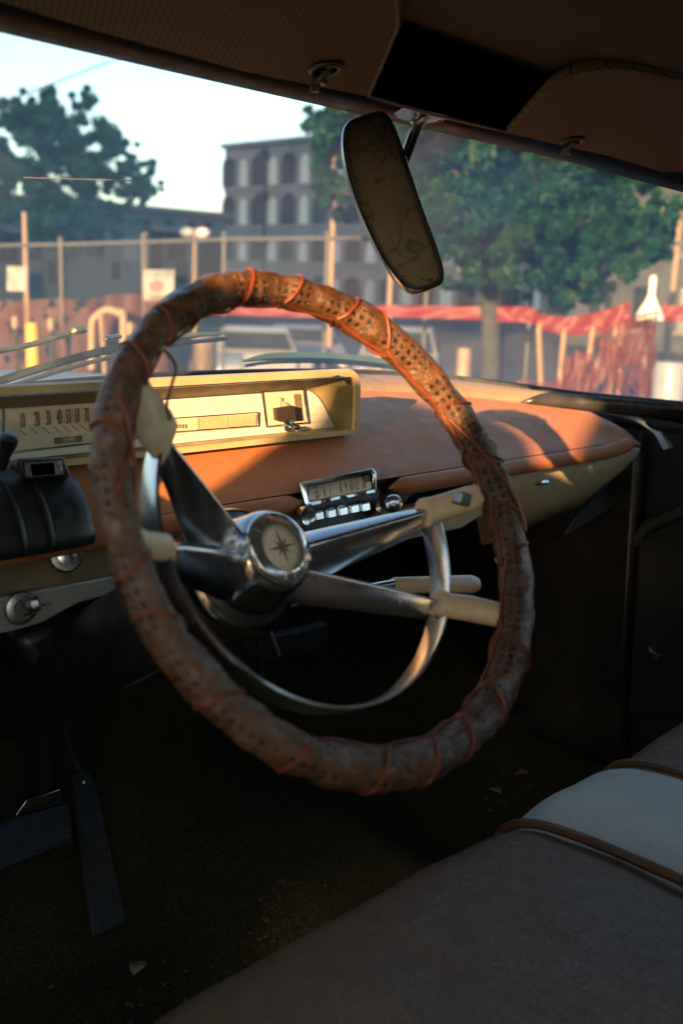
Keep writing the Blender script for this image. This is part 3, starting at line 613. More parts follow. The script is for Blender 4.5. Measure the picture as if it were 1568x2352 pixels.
for k in range(5):
    m = MB(); rot = Matrix.Rotation(-.75+.05*math.sin(k*3), 3, 'Z'); z0 = pc.z+.145*k
    for j in range(6): m.box(V((pc.x, pc.y, z0+.125))+rot @ V((-.42+.165*j, 0, 0)), (.10, .75, .02), rot)
    for j in (-.33, 0, .33): m.box(V((pc.x, pc.y, z0+.065))+rot @ V((0, j, 0)), (.95, .08, .09), rot)
    for j in range(3): m.box(V((pc.x, pc.y, z0+.010))+rot @ V((-.42+.42*j, 0, 0)), (.10, .75, .018), rot)
    o = m.build('pallet', 'pallet'); o.parent = pal; o.matrix_parent_inverse = Matrix.Translation(-pc)
# rubble under the far right mesh
rbm = MB(); rg = random.Random(4)
for _ in range(260):
    c = gp(rg.uniform(1130, 1530), 850, rg.uniform(7.9, 9.6)); s_ = rg.uniform(.03, .13)
    rbm.box(c+V((0, 0, s_*.4)), (s_*rg.uniform(.6, 1.6), s_, s_*rg.uniform(.4, 1)), Matrix.Rotation(rg.uniform(0, 3), 3, 'Z') @ Matrix.Rotation(rg.uniform(-.4, .4), 3, 'X'))
tag(rbm.build('rubble', 'stone'), 'broken rubble lying under the crumpled orange mesh', 'rubble', kind='stuff')

# ---- signs on the fence
def sign(px0, py0, px1, py1, D, name, mat, label):
    P = [atd(px0, py0, D), atd(px1, py0, D), atd(px1, py1, D), atd(px0, py1, D)]; fw = V((.7, .7, 0))*.012
    o = tag(MB().prism(P, fw).build(name, mat), label, 'sign'); return o, P
sign(17, 612, 63, 668, 12.1, 'sign', 'sign_white', 'plain white board on the fence beside the slim tan post')
so, P = sign(330, 620, 400, 690, 11.75, 'sign', 'sign_white', 'pale board with a red patch and green stripes on the left fence')
n_ = V((-.7, -.7, 0))*.004
def on(u, v): return P[0]+(P[1]-P[0])*u+(P[3]-P[0])*v+n_
MB().prism([on(.42+.24*math.cos(t), .53+.2*math.sin(t)) for t in [2*math.pi*k/20 for k in range(20)]], n_).build('red_patch', 'sign_red', so)
MB().prism([on(.08, .04), on(.94, .04), on(.94, .2), on(.08, .2)], n_).build('green_stripe', 'sign_green', so)
MB().prism([on(.25, .82), on(.9, .82), on(.9, .94), on(.25, .94)], n_).build('green_stripe', 'sign_green', so)
sign(1050, 583, 1106, 622, 11.0, 'sign', 'greypaint', 'plain grey board on the fence left of the thick tree trunk')
sign(628, 648, 692, 662, 11.6, 'sign', 'sign_white', 'narrow pale strip sign on the fence above the steering wheel')

# ---- parked cars beyond the fence, noses towards us
def parked(px, D, wpx, roofpy, mat, label, head):
    c = gp(px, 700, D); W_ = 1.78; rf = atd(px, roofpy, D).z-c.z; H = max(1.35, min(1.8, rf)); L = 4.3
    rot = Matrix.Rotation(head, 3, 'Z'); root = tag(empty('parked_car', c), label, 'car', 'cars parked beyond the fence'); inv = Matrix.Translation(-c)
    def q(x, y, z): return c+rot @ V((x, y, z))
    def ch(o, p=root): o.parent = p; o.matrix_parent_inverse = inv; return o
    st = [(-2.15, .42, .70, .80), (-2.05, .30, .82, .86), (-1.2, .28, .92, .89), (-.75, .28, .98, .89), (.9, .28, 1.0, .89), (1.7, .28, .98, .88), (2.1, .34, .92, .84), (2.18, .45, .75, .80)]
    S = []
    for y, z0, z1, hw in st:
        S.append([q(-hw*.95, y, z0), q(-hw, y, (z0+z1)/2), q(-hw*.93, y, z1), q(hw*.93, y, z1), q(hw, y, (z0+z1)/2), q(hw*.95, y, z0)])
    ch(MB().loft(S).build('body', mat, bevel=.05))
    S = []
    for y, z, hw in ((-.80, .96, .80), (-.25, H-.06, .64), (.1, H, .64), (.9, H-.01, .63), (1.6, .97, .78)):
        S.append([q(-hw, y, z), q(hw, y, z), q(hw+.02 if z < 1.1 else .8, y, .94), q(-(hw+.02) if z < 1.1 else -.8, y, .94)])
    ch(MB().loft(S).build('cabin', mat, bevel=.04))
    ch(MB().prism([q(-.70, -.775, 1.02), q(.70, -.775, 1.02), q(.60, -.29, H-.10), q(-.60, -.29, H-.10)], rot @ V((0, -.02, .02))).build('windscreen', 'pane'))
    for s_ in (-1, 1):
        ch(MB().prism([q(s_*.795, -.55, 1.02), q(s_*.795, 1.3, 1.02), q(s_*.665, .9, H-.1), q(s_*.665, -.1, H-.1)], rot @ V((s_*.02, 0, 0))).build('side_window', 'pane'))
        ch(MB().lathe(q(s_*.62, -2.13, .66), rot @ V((0, -1, 0)), [(.11, -.05), (.11, .03), (.05, .06)], 16).build('headlight', 'globe', smooth=True))
        for y in (-1.35, 1.35):
            w_ = ch(MB().lathe(q(s_*.72, y, .33), rot @ V((s_, 0, 0)), [(.2, 0), (.32, .02), (.33, .08), (.33, .12), (.28, .17), (.2, .18)], 22).build('wheel', 'tyre', smooth=True, angle=40))
            r_ = MB().lathe(q(s_*.72, y, .33), rot @ V((s_, 0, 0)), [(.19, .17), (.16, .15), (.05, .175)], 16).build('rim', 'galv', smooth=True); r_.parent = w_; r_.matrix_parent_inverse = inv
    ch(MB().box(q(0, -2.165, .62), (.8, .03, .14), rot).build('grille', 'pane'))
    return root
parked(588, 21, 120, 752, 'white', 'white car parked nose-on beyond the fence, seen through the steering wheel', -R_(40))
parked(925, 22, 120, 752, 'greypaint', 'grey car parked beyond the fence left of the tan pole and tree trunk', -R_(52))
parked(700, 25, 120, 752, 'sign_white', 'pale car parked beside the white one, half behind the wheel rim', -R_(38))
# white picket barrier before the cars
pk = MB(); T0, T1 = gp(560, 800, 17), gp(720, 800, 16.5)
for k in range(15):
    p = T0.lerp(T1, k/14); pk.box(p+V((0, 0, .45)), (.055, .055, .9), Matrix.Rotation(.75, 3, 'Z'))
pk.tube([T0+V((0, 0, .8)), T1+V((0, 0, .8))], .03, 6); pk.tube([T0+V((0, 0, .2)), T1+V((0, 0, .2))], .03, 6)
tag(pk.build('picket_barrier', 'white'), 'low white picket barrier standing in front of the white car', 'barrier')
# power line
tag(MB().tube([atd(-600, 480, 14), atd(85, 206, 18), atd(302, 122, 20), atd(900, -100, 25)], .014, 6).build('power_line', 'blackrub'), 'dark overhead power line crossing the sky at upper left', 'power line')
# tall truck shape added out of view, outlined so it keeps the low sun off the driver's side
def shade(y, z, X): k = (-.8-X)/math.sin(SAZ); return V((X, y-k*math.cos(SAZ), z+k*math.tan(SEL)))
TX = -2.7
trk = tag(empty('sun_blocker', (TX, -2, 0)), 'tall grey truck added unseen alongside the car to shape the sunlight', 'blocker')
pr = [shade(y_, z_, TX) for y_, z_ in ((.115, .8), (.110, 1.117), (.088, 1.175), (.068, 1.225), (.04, 1.237), (-.119, 1.237), (-.16, 1.214), (-.19, 1.178), (-.235, 1.165), (-.255, 1.152), (-.268, 1.153), (-.275, 1.235), (-.24, 1.28), (-.23, 1.9), (-2.2, 1.9), (-2.2, .5), (.115, .5))]
MB().prism(pr, (-1.9, -1.9/math.tan(SAZ), 0)).build('body', 'blockerpaint', trk).matrix_parent_inverse = Matrix.Translation((-TX, 2, 0))
for y in (-1.3, -3.0):
    MB().lathe((TX-.3, y, .48), (1, 0, 0), [(.3, 0), (.46, .03), (.48, .12), (.48, .22), (.4, .26)], 22).build('wheel', 'tyre', trk, smooth=True).matrix_parent_inverse = Matrix.Translation((-TX, 2, 0))

# tall block added out of view to shade the far facade: the low sun only reaches past its corner
def along(s_, l_, z): return V((CAM.x-math.sin(SAZ)*s_-math.cos(SAZ)*l_, CAM.y-math.cos(SAZ)*s_+math.sin(SAZ)*l_, z))
hc = along(60, 52, 0); hb = tag(empty('shade_block', hc), 'tall plain block added unseen behind the car to shade the far buildings', 'building')
rotb = Matrix.Rotation(math.pi/2-SAZ, 3, 'Z'); hm = MB().box(V((hc.x, hc.y, 36)), (14, 80, 72), rotb); o = hm.build('wall', 'brick', hb); o.matrix_parent_inverse = Matrix.Translation(-hc)
wnd = MB()
for k in range(17):
    for j in range(20): wnd.box(V((hc.x, hc.y, 3+k*4))+rotb @ V((7.02, -38+j*4, 0)), (.1, 1.6, 2.2), rotb)
o = wnd.build('window', 'pane', hb); o['kind'] = 'stuff'; o.matrix_parent_inverse = Matrix.Translation(-hc)
# ================================================================== the car
car = tag(empty('vintage_car'), 'old brown-trimmed sedan seen from its driver window, leather laced wheel and tan dashboard', 'car')
def put(o, label=None): 
    if label: o['label'] = label
    return o
# ---- body shell
wsb = [(-.80, .22, .955), (-.79, .30, .96), (-.70, .455, .967), (-.53, .60, .989), (-.30, .67, 1.003), (0, .69, 1.008), (.30, .67, 1.003), (.53, .60, .989), (.70, .455, .967), (.79, .30, .96), (.80, .22, .955)]
WSB = curve(wsb, 61)
hd = [(-.74, .10, 1.335), (-.69, .20, 1.34), (-.60, .255, 1.34), (-.40, .29, 1.342), (-.15, .30, 1.3395), (.10, .30, 1.335), (.35, .30, 1.33), (.56, .272, 1.314), (.68, .22, 1.298), (.74, .12, 1.285)]
HDR = curve(hd, 61)
MB().grid(lambda a, b: WSB[round(a*60)].lerp(HDR[round(a*60)], b)+V((0, .05, .03))*math.sin(math.pi*b), 61, 9).build('windshield', 'glass', car, smooth=True, angle=0)
# hood, cowl and fenders (outside, ahead of the windshield)
def hoodf(a, b):
    x = lerp(-.9, .9, a); k = wsb_y(x); y = lerp(k+.06, 1.95, b)
    return V((x, y, .955-.045*b-.09*abs(a*2-1)**4+.012*math.cos(a*math.pi*4)*b-.03*max(0, abs(x)-.5)))
def wsb_y(x): return interp(x, [-.9, -.79, -.70, -.53, -.3, 0, .3, .53, .70, .79, .9], [.62, .60, .55, .62, .67, .69, .67, .62, .55, .60, .62])
MB().grid(hoodf, 25, 12).build('hood', 'paint', car, smooth=True, solid=.004)
cw = MB().grid(lambda a, b: (lambda p: V((p.x, p.y+.005+.06*b, p.z-.012-.03*b)))(WSB[round(lerp(14, 46, a))]), 33, 3); cw.build('cowl_vent_panel', 'paint', car, smooth=True, solid=.004)
# roof, walls
MB().grid(lambda a, b: V((lerp(-.80, .80, a), lerp(.31, -1.9, b), 1.40+.03*math.sin(math.pi*a)-.06*max(0, b-.6))), 9, 9).build('roof', 'paint', car, smooth=True, solid=.03)
dang = R_(20); dd = V((-math.cos(dang), math.sin(dang), 0)); dn = V((math.sin(dang), math.cos(dang), 0)); h0 = V((-.90, .50, 0))
ld = MB().prism([h0+V((0, 0, .24)), h0+dd*1.05+V((0, 0, .24)), h0+dd*1.05+V((0, 0, .86)), h0+dd*.9+V((0, 0, .92)), h0+V((0, 0, .93))], dn*.09).build('door', 'paint', car, bevel=.015)
MB().prism([h0+dd*.08-dn*.004+V((0, 0, .32)), h0+dd*.98-dn*.004+V((0, 0, .32)), h0+dd*.98-dn*.004+V((0, 0, .82)), h0+dd*.08-dn*.004+V((0, 0, .86))], -dn*.012).build('door_panel', 'seat_brown', ld, bevel=.005)
MB().box((-.80, .28, .62), (.05, .38, .80)).build('hinge_pillar', 'dark', car, bevel=.01)
MB().box((-.82, -.6, .27), (.10, 2.2, .07)).build('rocker_sill', 'dkmetal', car, bevel=.01)
MB().loft([[(-.83, y, .86), (-.77, y, .86), (-.78, y, z), (-.82, y, z)] for y, z in ((.09, 1.02), (.10, 1.025), (.16, 1.04), (.175, 1.085), (.46, 1.09))]).build('door_sill', 'dark', car, bevel=.01)  # unseen sill piece, its stepped height shaped to block the low sun
MB().tube([(-.80, .47, .90), (-.79, .36, 1.10), (-.76, .22, 1.345)], [.045, .04, .03], 10).build('windshield_pillar', 'dark', car, smooth=True)
vent = MB().prism([(-.80, .227, .87), (-.80, .44, .87), (-.785, .335, 1.10), (-.76, .20, 1.34), (-.765, .215, 1.34)], (.006, 0, 0)).build('vent_window', 'ventglass', car)
MB().tube([(-.803, .225, .87), (-.765, .213, 1.345)], .011, 8).build('window_frame', 'chrome', vent, smooth=True)
MB().tube([(-.765, .22, 1.343), (-.765, -1.6, 1.343)], .03, 8).build('roof_rail', 'dark', car, smooth=True)
MB().tube([(.765, .14, 1.32), (.765, -1.6, 1.352)], .03, 8).build('roof_rail', 'dark', car, smooth=True)
MB().box((-.8, -.86, 1.11), (.07, .10, .48)).build('door_pillar', 'dark', car, bevel=.01)
MB().box((.8, -.7, 1.11), (.07, .10, .48)).build('door_pillar', 'dark', car, bevel=.01)
MB().box((0, -1.85, .58), (1.7, .06, .74)).build('rear_wall', 'dark', car)
for sx in (-1, 1): MB().box((sx*.80, -1.62, 1.12), (.06, .56, .46)).build('quarter_panel', 'dark', car, bevel=.01)
MB().box((0, -1.55, .70), (1.5, .22, .75)).build('rear_seat', 'seat_brown', car, bevel=.06)
MB().box((0, .98, .60), (1.72, .04, .72)).build('firewall', 'dark', car)
# right door and its side
MB().loft([[(.90, y, .2), (.93, y, .6), (.90, y, z), (.87, y, z), (.87, y, .2)] for y, z in ((-1.9, .93), (0, .95), (.35, .955), (.7, .94), (1.9, .86))]).build('fender', 'paint', car, bevel=.01)
MB().box((.875, -.2, .925), (.11, 1.5, .05)).build('door_sill', 'dark', car, bevel=.012)
rd = MB().box((.865, -.28, .55), (.07, 1.38, .74)).build('door', 'dark', car, bevel=.015)
def doorp(px, py, X=.79): return atx(px, py, X)
pan = MB().prism([doorp(*p) for p in ((1420, 1320), (1470, 1240), (1568, 1190), (1640, 1180), (1640, 1640), (1425, 1640))], (.01, 0, 0)).build('door_panel', 'bluetrim', rd, bevel=.004)
star = MB()
sc0 = doorp(1498, 1500, .786)
for k in range(8):
    a = k*math.pi/4; L = .028 if k % 2 == 0 else .016
    e = V((0, math.cos(a), math.sin(a))); q = V((0, -math.sin(a), math.cos(a)))
    star.add([sc0+e*L, sc0+q*.0035, sc0-V((.006, 0, 0)), sc0-q*.0035, sc0+V((.002, 0, 0))], [(0, 1, 2), (0, 2, 3), (0, 3, 4), (0, 4, 1)])
star.build('door_emblem', 'chrome', rd)
MB().tube([doorp(1568, 1178, .775), doorp(1490, 1205, .775), doorp(1430, 1270, .775), doorp(1408, 1360, .775), doorp(1405, 1520, .775), doorp(1412, 1680, .775)], .011, 10).build('door_seal', 'blackrub', car, smooth=True)
kp = MB().prism([(.76, .34, .26), (.76, .95, .26), (.76, .95, .90), (.76, .45, .92), (.76, .36, .86)], (.03, 0, 0)).build('kick_panel', 'black', car, bevel=.01)
lkp = MB().prism([(-.79, .34, .26), (-.79, .95, .26), (-.79, .95, .90), (-.79, .45, .92), (-.79, .36, .86)], (.03, 0, 0)).build('kick_panel', 'black', car, bevel=.01)
# windshield garnish molding: from the glass base down to the pad seam
seam = [(-.76, .36, .905), (-.70, .43, .937), (-.60, .505, .95), (-.45, .575, .967), (-.25, .615, .978), (0, .62, .980), (.25, .615, .978), (.45, .575, .967), (.60, .505, .95), (.70, .43, .939), (.80, .30, .925)]
SEAM = curve(seam, 61)
def moldf(a, b):
    p, q = SEAM[round(a*60)], WSB[round(a*60)]+V((0, .004, -.004)); r = p.lerp(q, b)
    return r+V((0, -.0, .010))*math.sin(math.pi*b)
def moldf2(i, b):
    k = min(59, int(i)); return moldf(k/60, b).lerp(moldf((k+1)/60, b), i-k)+V((0, -.0006, .0012))
mold = MB().grid(lambda a, b: moldf((12+36*a)/60, b), 37, 6).build('windshield_molding', 'molding', car, smooth=True, angle=0, solid=.003)
for lo, hi in ((47.6, 60), (0, 12.4)):
    MB().grid(lambda a, b: moldf2(lo+(hi-lo)*a, b), 17, 6).build('molding_end', 'molding2', mold, smooth=True, angle=0, solid=.003)
MB().tube([p+V((0, 0, .001)) for p in WSB], .0045, 6).build('glass_gasket', 'blackrub', mold, smooth=True)
scp = atp(1061, 893, (.45, .60, .988), V((0, -.55, .83)))
MB().lathe(scp, (0, -.55, .83), [(.004, 0), (.004, .001), (.002, .0025)], 12).build('screw', 'chrome', mold, smooth=True)
# right side cowl and its bright arc
side = curve([(.735, .355, .886), (.76, .40, .93), (.80, .30, .930)], 13)
sd_ = MB().loft([[aty(1362, 944, .46), aty(1480, 955, .40), aty(1640, 975, .30), aty(1640, 1130, .30), aty(1540, 1030, .33), aty(1465, 975, .40)],
                 [aty(1362, 944, .48), aty(1480, 955, .46), aty(1640, 975, .42), aty(1640, 1130, .42), aty(1540, 1030, .42), aty(1465, 975, .46)]]).build('side_cowl', 'bluetrim', car, bevel=.004)
arc = curve([aty(1358, 944, .455), aty(1420, 951, .425), aty(1470, 966, .395), aty(1508, 990, .365), aty(1534, 1030, .335)], 20)
arcs = []
for i, p in enumerate(arc):
    wd = lerp(.003, .010, i/19); tdir = (arc[min(19, i+1)]-arc[max(0, i-1)]).normalized(); nn = tdir.cross(V((-.6, -.6, .5)).normalized()).normalized(); up = V((-.6, -.6, .5)).normalized()
    arcs.append([p-nn*wd, p+up*.004, p+nn*wd, p-up*.004])
MB().loft(arcs).build('side_trim', 'alu', car, smooth=True)
ccave = MB().prism([aty(1465, 1000, .44), aty(1540, 1032, .40), aty(1490, 1090, .40), aty(1400, 1170, .40), aty(1300, 1230, .42), aty(1400, 1090, .42)], (0, .01, -.002)).build('side_kick', 'dark', car, bevel=.003)

# ---- headliner, header, visors
PN = V((0, .2, 1)).normalized(); P0 = V((0, .27, 1.334))
def onv(x, y, d=0): return atp(x, y, P0-PN*d, PN)
MB().grid(lambda a, b: V((lerp(-.79, .79, a), lerp(.285, -1.8, b), 1.352+.2*(1-math.exp(-b*2.2))*.3+.01*math.sin(math.pi*a)-(.03*max(0, a-.75)*4*(1-b)))), 13, 13).build('headliner', 'headliner', car, smooth=True)
hs = []
for p in HDR:
    hs.append([p+V((0, .02, .004)), p+V((0, .0, -.004)), p+V((0, -.014, .000)), p+V((0, -.026, .008)), p+V((0, -.03, .02)), p+V((0, .02, .05))])
MB().loft(hs).build('header_rail', 'bluetrim', car, smooth=True, angle=50)
def rounded(pts, rad, n=6):
    out = []; m = len(pts)
    for i in range(m):
        p = V((*pts[i], 0)); a = V((*pts[i-1], 0)); b = V((*pts[(i+1) % m], 0)); r = rad[i]
        if r <= 0: out.append((p.x, p.y)); continue
        da, db = (a-p).normalized(), (b-p).normalized(); s_, e_ = p+da*r, p+db*r
        for k in range(n+1):
            t = k/n; q = s_*(1-t)**2+p*2*t*(1-t)+e_*t*t; out.append((q.x, q.y))
    return out
vl = rounded([(-420, -120), (-300, -420), (905, -260), (924, 55), (843, 222), (560, 165), (220, 72), (0, 5)], [0, 0, 20, 60, 6, 0, 0, 0])
visL = MB().prism([onv(*p, .012) for p in vl], PN*.012).build('sun_visor', 'visor', car, bevel=.004)
vr = rounded([(1162, 308), (1284, 172), (1420, 150), (1900, 250), (1900, 500), (1568, 412), (1400, 362)], [4, 70, 60, 0, 0, 0, 0])
visR = MB().prism([onv(*p, .012) for p in vr], PN*.012).build('sun_visor', 'visor', car, bevel=.004)
MB().tube([onv(x, y, .0125) for x, y in ((900, -100), (915, 55), (880, 140), (847, 218))], .0018, 6).build('visor_edge', 'piping', visL, smooth=True)
gp = MB().prism([onv(*p, .004) for p in ((926, 66), (1262, 196), (1166, 303), (846, 221))], PN*.006).build('overhead_panel', 'gloss', car, bevel=.001)
MB().tube([onv(x, y, .005) for x, y in ((846, 221), (1005, 266), (1166, 303))], .002, 6).build('panel_trim', 'dkmetal', gp, smooth=True)
MAT['clipmetal'] = chrome('dark clip metal', (.13, .135, .13), .35, .3)
def clip(px, py, par, s=1.):
    c = onv(px, py, .0125); d = -PN
    b = MB().lathe(c, d, [(.016*s, 0), (.0165*s, .002), (.0145*s, .004), (.011*s, .0035), (.009*s, -.003)], 24)
    c2 = onv(px-14*s, py+20*s, .016)
    b.box(c2+V((0, 0, -.004)), (.016*s, .010*s, .006), Matrix.Rotation(.4, 3, 'Z')).tube([c+d*.002, c+d*.010+V((-.004, .004, 0)), c2], .0042*s, 8)
    b.box(c2+V((-.002, .003, -.008)), (.006*s, .008*s, .012*s), Matrix.Rotation(.4, 3, 'Z'))
    b.build('visor_clip', 'clipmetal', par, bevel=.0008)
clip(748, 155, visL); clip(1314, 322, visR, .95)

# ---- rear-view mirror
MD = 1.15
def mp(x, y, dd=0): return atd(x, y, MD+dd)
mc = mp(910, 465); mu = (mp(985, 662)-mp(838, 268)).normalized(); mn = (CAM-mc).normalized(); mn = (mn+V((.10, -.22, .12))).normalized()
mn = (mn-mu*mn.dot(mu)).normalized(); mr = mu.cross(mn).normalized()
def mirror_outline(k, grow=0.):
    pts = []
    for i in range(64):
        t = 2*math.pi*i/64; c, s_ = math.cos(t), math.sin(t)
        e = 5.; q = (abs(c)**e+abs(s_)**e)**(-1/e); a, b = c*q, s_*q
        a2 = a*(.1005+grow); wd = .0285+.0045*(1-a*a)-.0025*a
        pts.append(mc+mu*a2+mr*(b*(wd+grow)+.0085*(1-a*a)*1.)+mn*k)
    return pts
mir = MB().loft([mirror_outline(-.030, -.012), mirror_outline(-.024, -.004), mirror_outline(-.012, .0005), mirror_outline(.000, .0015), mirror_outline(.003, .0005), mirror_outline(.003, -.0022), mirror_outline(-.001, -.003)], cap=True).build('rear_view_mirror', 'chrome2', car, smooth=True, angle=60)
MB().prism(mirror_outline(0., -.0028), -mn*.001).build('mirror_glass', 'mirror', mir)
mgk = MB().loft([mirror_outline(.0032, -.0022), mirror_outline(.0036, -.0045), mirror_outline(.0003, -.0052)], cap=False).build('mirror_gasket', 'blackrub', mir, smooth=True)
back = mp(905, 430, .03)
ball = mp(957, 292, .045); plate_c = mp(972, 254, .05)
MB().tube([back, back.lerp(ball, .45), ball], [.0075, .0068, .0062], 14).build('mirror_arm', 'chrome2', mir, smooth=True)
MB().lathe(plate_c+V((0, 0, .004)), (ball-plate_c).normalized(), [(.012, 0), (.012, .010), (.010, .014), (.0085, .022), (.006, .026)], 20).build('mirror_ball_joint', 'chrome2', mir, smooth=True)
plq = rounded([(890, 262), (965, 222), (1040, 244), (1022, 272), (960, 285)], [6, 14, 6, 10, 14], 4)
plc = V((0, -.10, -1)).normalized(); pp0 = mp(968, 256, .052)
b = MB().loft([[atp(*p, pp0, plc) for p in plq], [atp(*p, pp0, plc)+plc*.003 for p in plq], [pp0+(atp(*p, pp0, plc)-pp0)*.55+plc*.0065 for p in plq]])
b.build('mirror_mount', 'chrome2', mir, bevel=.0008)
for q in ((1005, 250), (930, 262), (1008, 268)):
    MB().lathe(atp(*q, pp0, plc)+plc*.003, plc, [(.0038, 0), (.0038, .0015), (.002, .003)], 12).build('screw', 'dkmetal', mir, smooth=True)

# ---- dashboard pad
XS = [-.80, -.6, -.3, 0, .15, .3, .45, .55, .60, .64, .67, .70, .72, .735]
def backyz(x):
    ax = abs(x)
    return interp(ax, [0, .25, .45, .60, .70, .72, .735], [.622, .617, .577, .507, .432, .40, .365]), interp(ax, [0, .25, .45, .60, .70, .72, .735], [.982, .98, .968, .951, .938, .922, .895])
def padf(a, b):
    x = interp(a*(len(XS)-1), range(len(XS)), XS); yb, zb = backyz(x) if x > -.7 else backyz(-.7)
    t = interp(b, [0, .12, .3, .5, .75, 1], [0, .04, .143, .393, .75, 1]); s_ = interp(b, [0, .12, .3, .5, .75, 1], [0, .08, .23, .61, .86, 1])
    yf, zf = .343, .899-.012*interp(x, [.6, .735], [0, 1])
    return V((x, yf+(yb-yf)*t, zf+(zb-zf)*s_))
dash = MB().grid(padf, 53, 22).build('dashboard', 'pad', car, smooth=True, angle=0)
def liptube(x0, x1, e0, e1):
    n = 26; P = []; Rr = []
    for i in range(n):
        t = i/(n-1); x = lerp(x0, x1, t); P.append(V((x, .3375+.018*max(0, (x-.62)/.1)**2, .8865+.004*max(0, (x-.6)/.1))))
        d = min((x-x0)/.012 if e0 else 9, (x1-x)/.012 if e1 else 9); Rr.append(.0125*math.sqrt(max(.02, 1-(1-min(1, d))**2)))
    return P, Rr
for seg_ in ((-.80, -.088, 0, 1), (.066, .715, 1, 1)):
    P, Rr = liptube(*seg_); MB().tube(P, Rr, 14).build('dash_lip', 'pad', dash, smooth=True)
# ---- instrument cluster
FY = .455
clu_out = rounded([(-.80, 1.036), (.097, 1.036), (.097, .948), (-.80, .948)], [0, .028, .004, 0], 8)
clu_in = rounded([(-.80, 1.0235), (.084, 1.0235), (.084, .952), (-.80, .952)], [0, .024, .003, 0], 8)
face_o = rounded([(-.80, 1.0085), (.036, 1.0085), (.078, .9525), (-.80, .9525)], [0, .03, .004, 0], 8)
n_ = len(clu_out)
def ringY(poly, y, k=0): return [V((x, y, z)) for x, z in poly]
clus = MB().loft([[V((x if x < .0 else .0+(x)*.30, .52, min(z, .985))) for x, z in clu_out], [V((x if x < .04 else .04+(x-.04)*.6, .465, z-.004)) for x, z in clu_out], ringY(clu_out, .428), [p+V((-.002, -.004, -.002)) for p in ringY(clu_out, .428)], [p+V((.001, -.004, .001)) for p in ringY(clu_in, .428)], ringY(clu_in, .428)], cap=False).add([V((x if x < .0 else .0+(x)*.30, .52, min(z, .985))) for x, z in clu_out], [tuple(range(len(clu_out)))]).build('instrument_cluster', 'podpaint', car, smooth=True, angle=35)
MB().loft([ringY(clu_in, .4275), ringY(face_o, FY-.004)], cap=False).build('hood_liner', 'hoodliner', clus, smooth=True, angle=50)
facep = MB().prism(ringY(face_o, FY-.001), (0, .0008, 0)).build('dial_face', 'face', clus)
def fpt(x, y, dy=0): p = aty(x, y, FY-.003-dy); return p
def frame_px(px, wd, th, name, mat, par, dy=0.):
    P = [fpt(*p, dy) for p in px]; c = sum(P, V())/len(P); m = MB(); n = len(P)
    for i in range(n):
        a, b_ = P[i], P[(i+1) % n]; m.tube([a, b_], wd, 6)
    return m.build(name, mat, par, smooth=True)
frame_px([(8, 932), (366, 914), (366, 1000), (8, 1042)], .0012, 0, 'speedometer_frame', 'chrome2', clus)
MB().prism([fpt(x, y, -.0008) for x, y in ((12, 936), (362, 918), (362, 996), (12, 1037))], (0, .0008, 0)).build('speedometer_dial', 'dialcream', clus)
nums = []
for s_, x, y in (('10', 52, 966), ('20', 86, 963), ('30', 112, 960.5), ('40', 137, 958.5), ('50', 158, 957), ('60', 178, 955.5), ('70', 200, 954), ('80', 222, 952.5), ('90', 244, 951), ('100', 268, 949)):
    nums.append(text(s_, .0235, fpt(x, y+1, .0006), (1, 0, 0), (-.02, 0, 1), 'n', 'ink', clus, .27))
join(nums, 'speedometer_numerals')
tk = MB()
for x, y in ((52, 992), (80, 990), (107, 988), (131, 986), (153, 984.5), (173, 983), (192, 981.5), (212, 980), (232, 978)):
    a, b_ = fpt(x-8, y-7, .0004), fpt(x+8, y+7, .0004); tk.tube([a, b_], .0004, 5)
tk.build('speedometer_ticks', 'ink', clus)
MB().prism([fpt(x, y, .0006) for x, y in ((127, 1006), (189, 1000), (190, 1014), (128, 1020))], (0, .001, 0)).build('odometer', 'panel', clus)
text('16495', .0085, fpt(158, 1010, .0012), (1, 0, 0), (0, 0, 1), 'odometer_digits', 'dialcream', clus, .85)
frame_px([(392, 961), (592, 947), (592, 978), (392, 993)], .0009, 0, 'gauge_frame', 'chrome2', clus)
MB().prism([fpt(x, y, -.0006) for x, y in ((394, 963), (591, 949), (591, 977), (394, 991))], (0, .0008, 0)).build('gauge_dial', 'dialcream', clus)
for q in (((461, 959), (524, 955), (524, 982), (461, 986)), ((527, 955), (588, 951), (588, 977), (527, 981)), ((452, 960), (458, 959.5), (458, 986), (452, 986.5))):
    MB().prism([fpt(*p, .0006) for p in q], (0, .0008, 0)).build('gauge_segment', 'gauge_orange', clus)
gt = MB()
for x in (405, 412, 419, 426): gt.tube([fpt(x, 974, .0004), fpt(x, 983, .0004)], .0005, 5)
gt.build('gauge_ticks', 'ink', clus)
clk = frame_px([(601, 900), (697, 894), (707, 971), (611, 980)], .0013, 0, 'clock', 'chrome2', clus)
MB().prism([fpt(x, y, -.0006) for x, y in ((603, 902), (695, 896), (705, 970), (613, 978))], (0, .0008, 0)).build('clock_face', 'dialcream', clus)
MB().prism([fpt(x, y, .0004) for x, y in ((675, 906), (690, 905), (696, 966), (682, 967))], (0, .001, 0)).build('clock_slot', 'panel', clus)
hp = fpt(648, 945, .001)
MB().lathe(hp, (0, -1, 0), [(.0135, 0), (.0135, .0008), (.0128, .0012)], 32).build('clock_dial', 'cream', clus, smooth=True)
MB().box(fpt(645, 925, .002), (.0012, .001, .014)).build('clock_hand', 'ink', clus)
MB().prism([fpt(x, y, .010) for x, y in ((634, 938), (677, 932), (681, 962), (637, 967))], (0, .007, 0)).build('foam_patch', 'foam', clus, bevel=.001)
kc = fpt(661, 979, .001)
kb = MB().lathe(kc, (0, -1, 0), [(.0075, 0), (.0075, .002), (.005, .003), (.003, .004), (.003, .010)], 20)
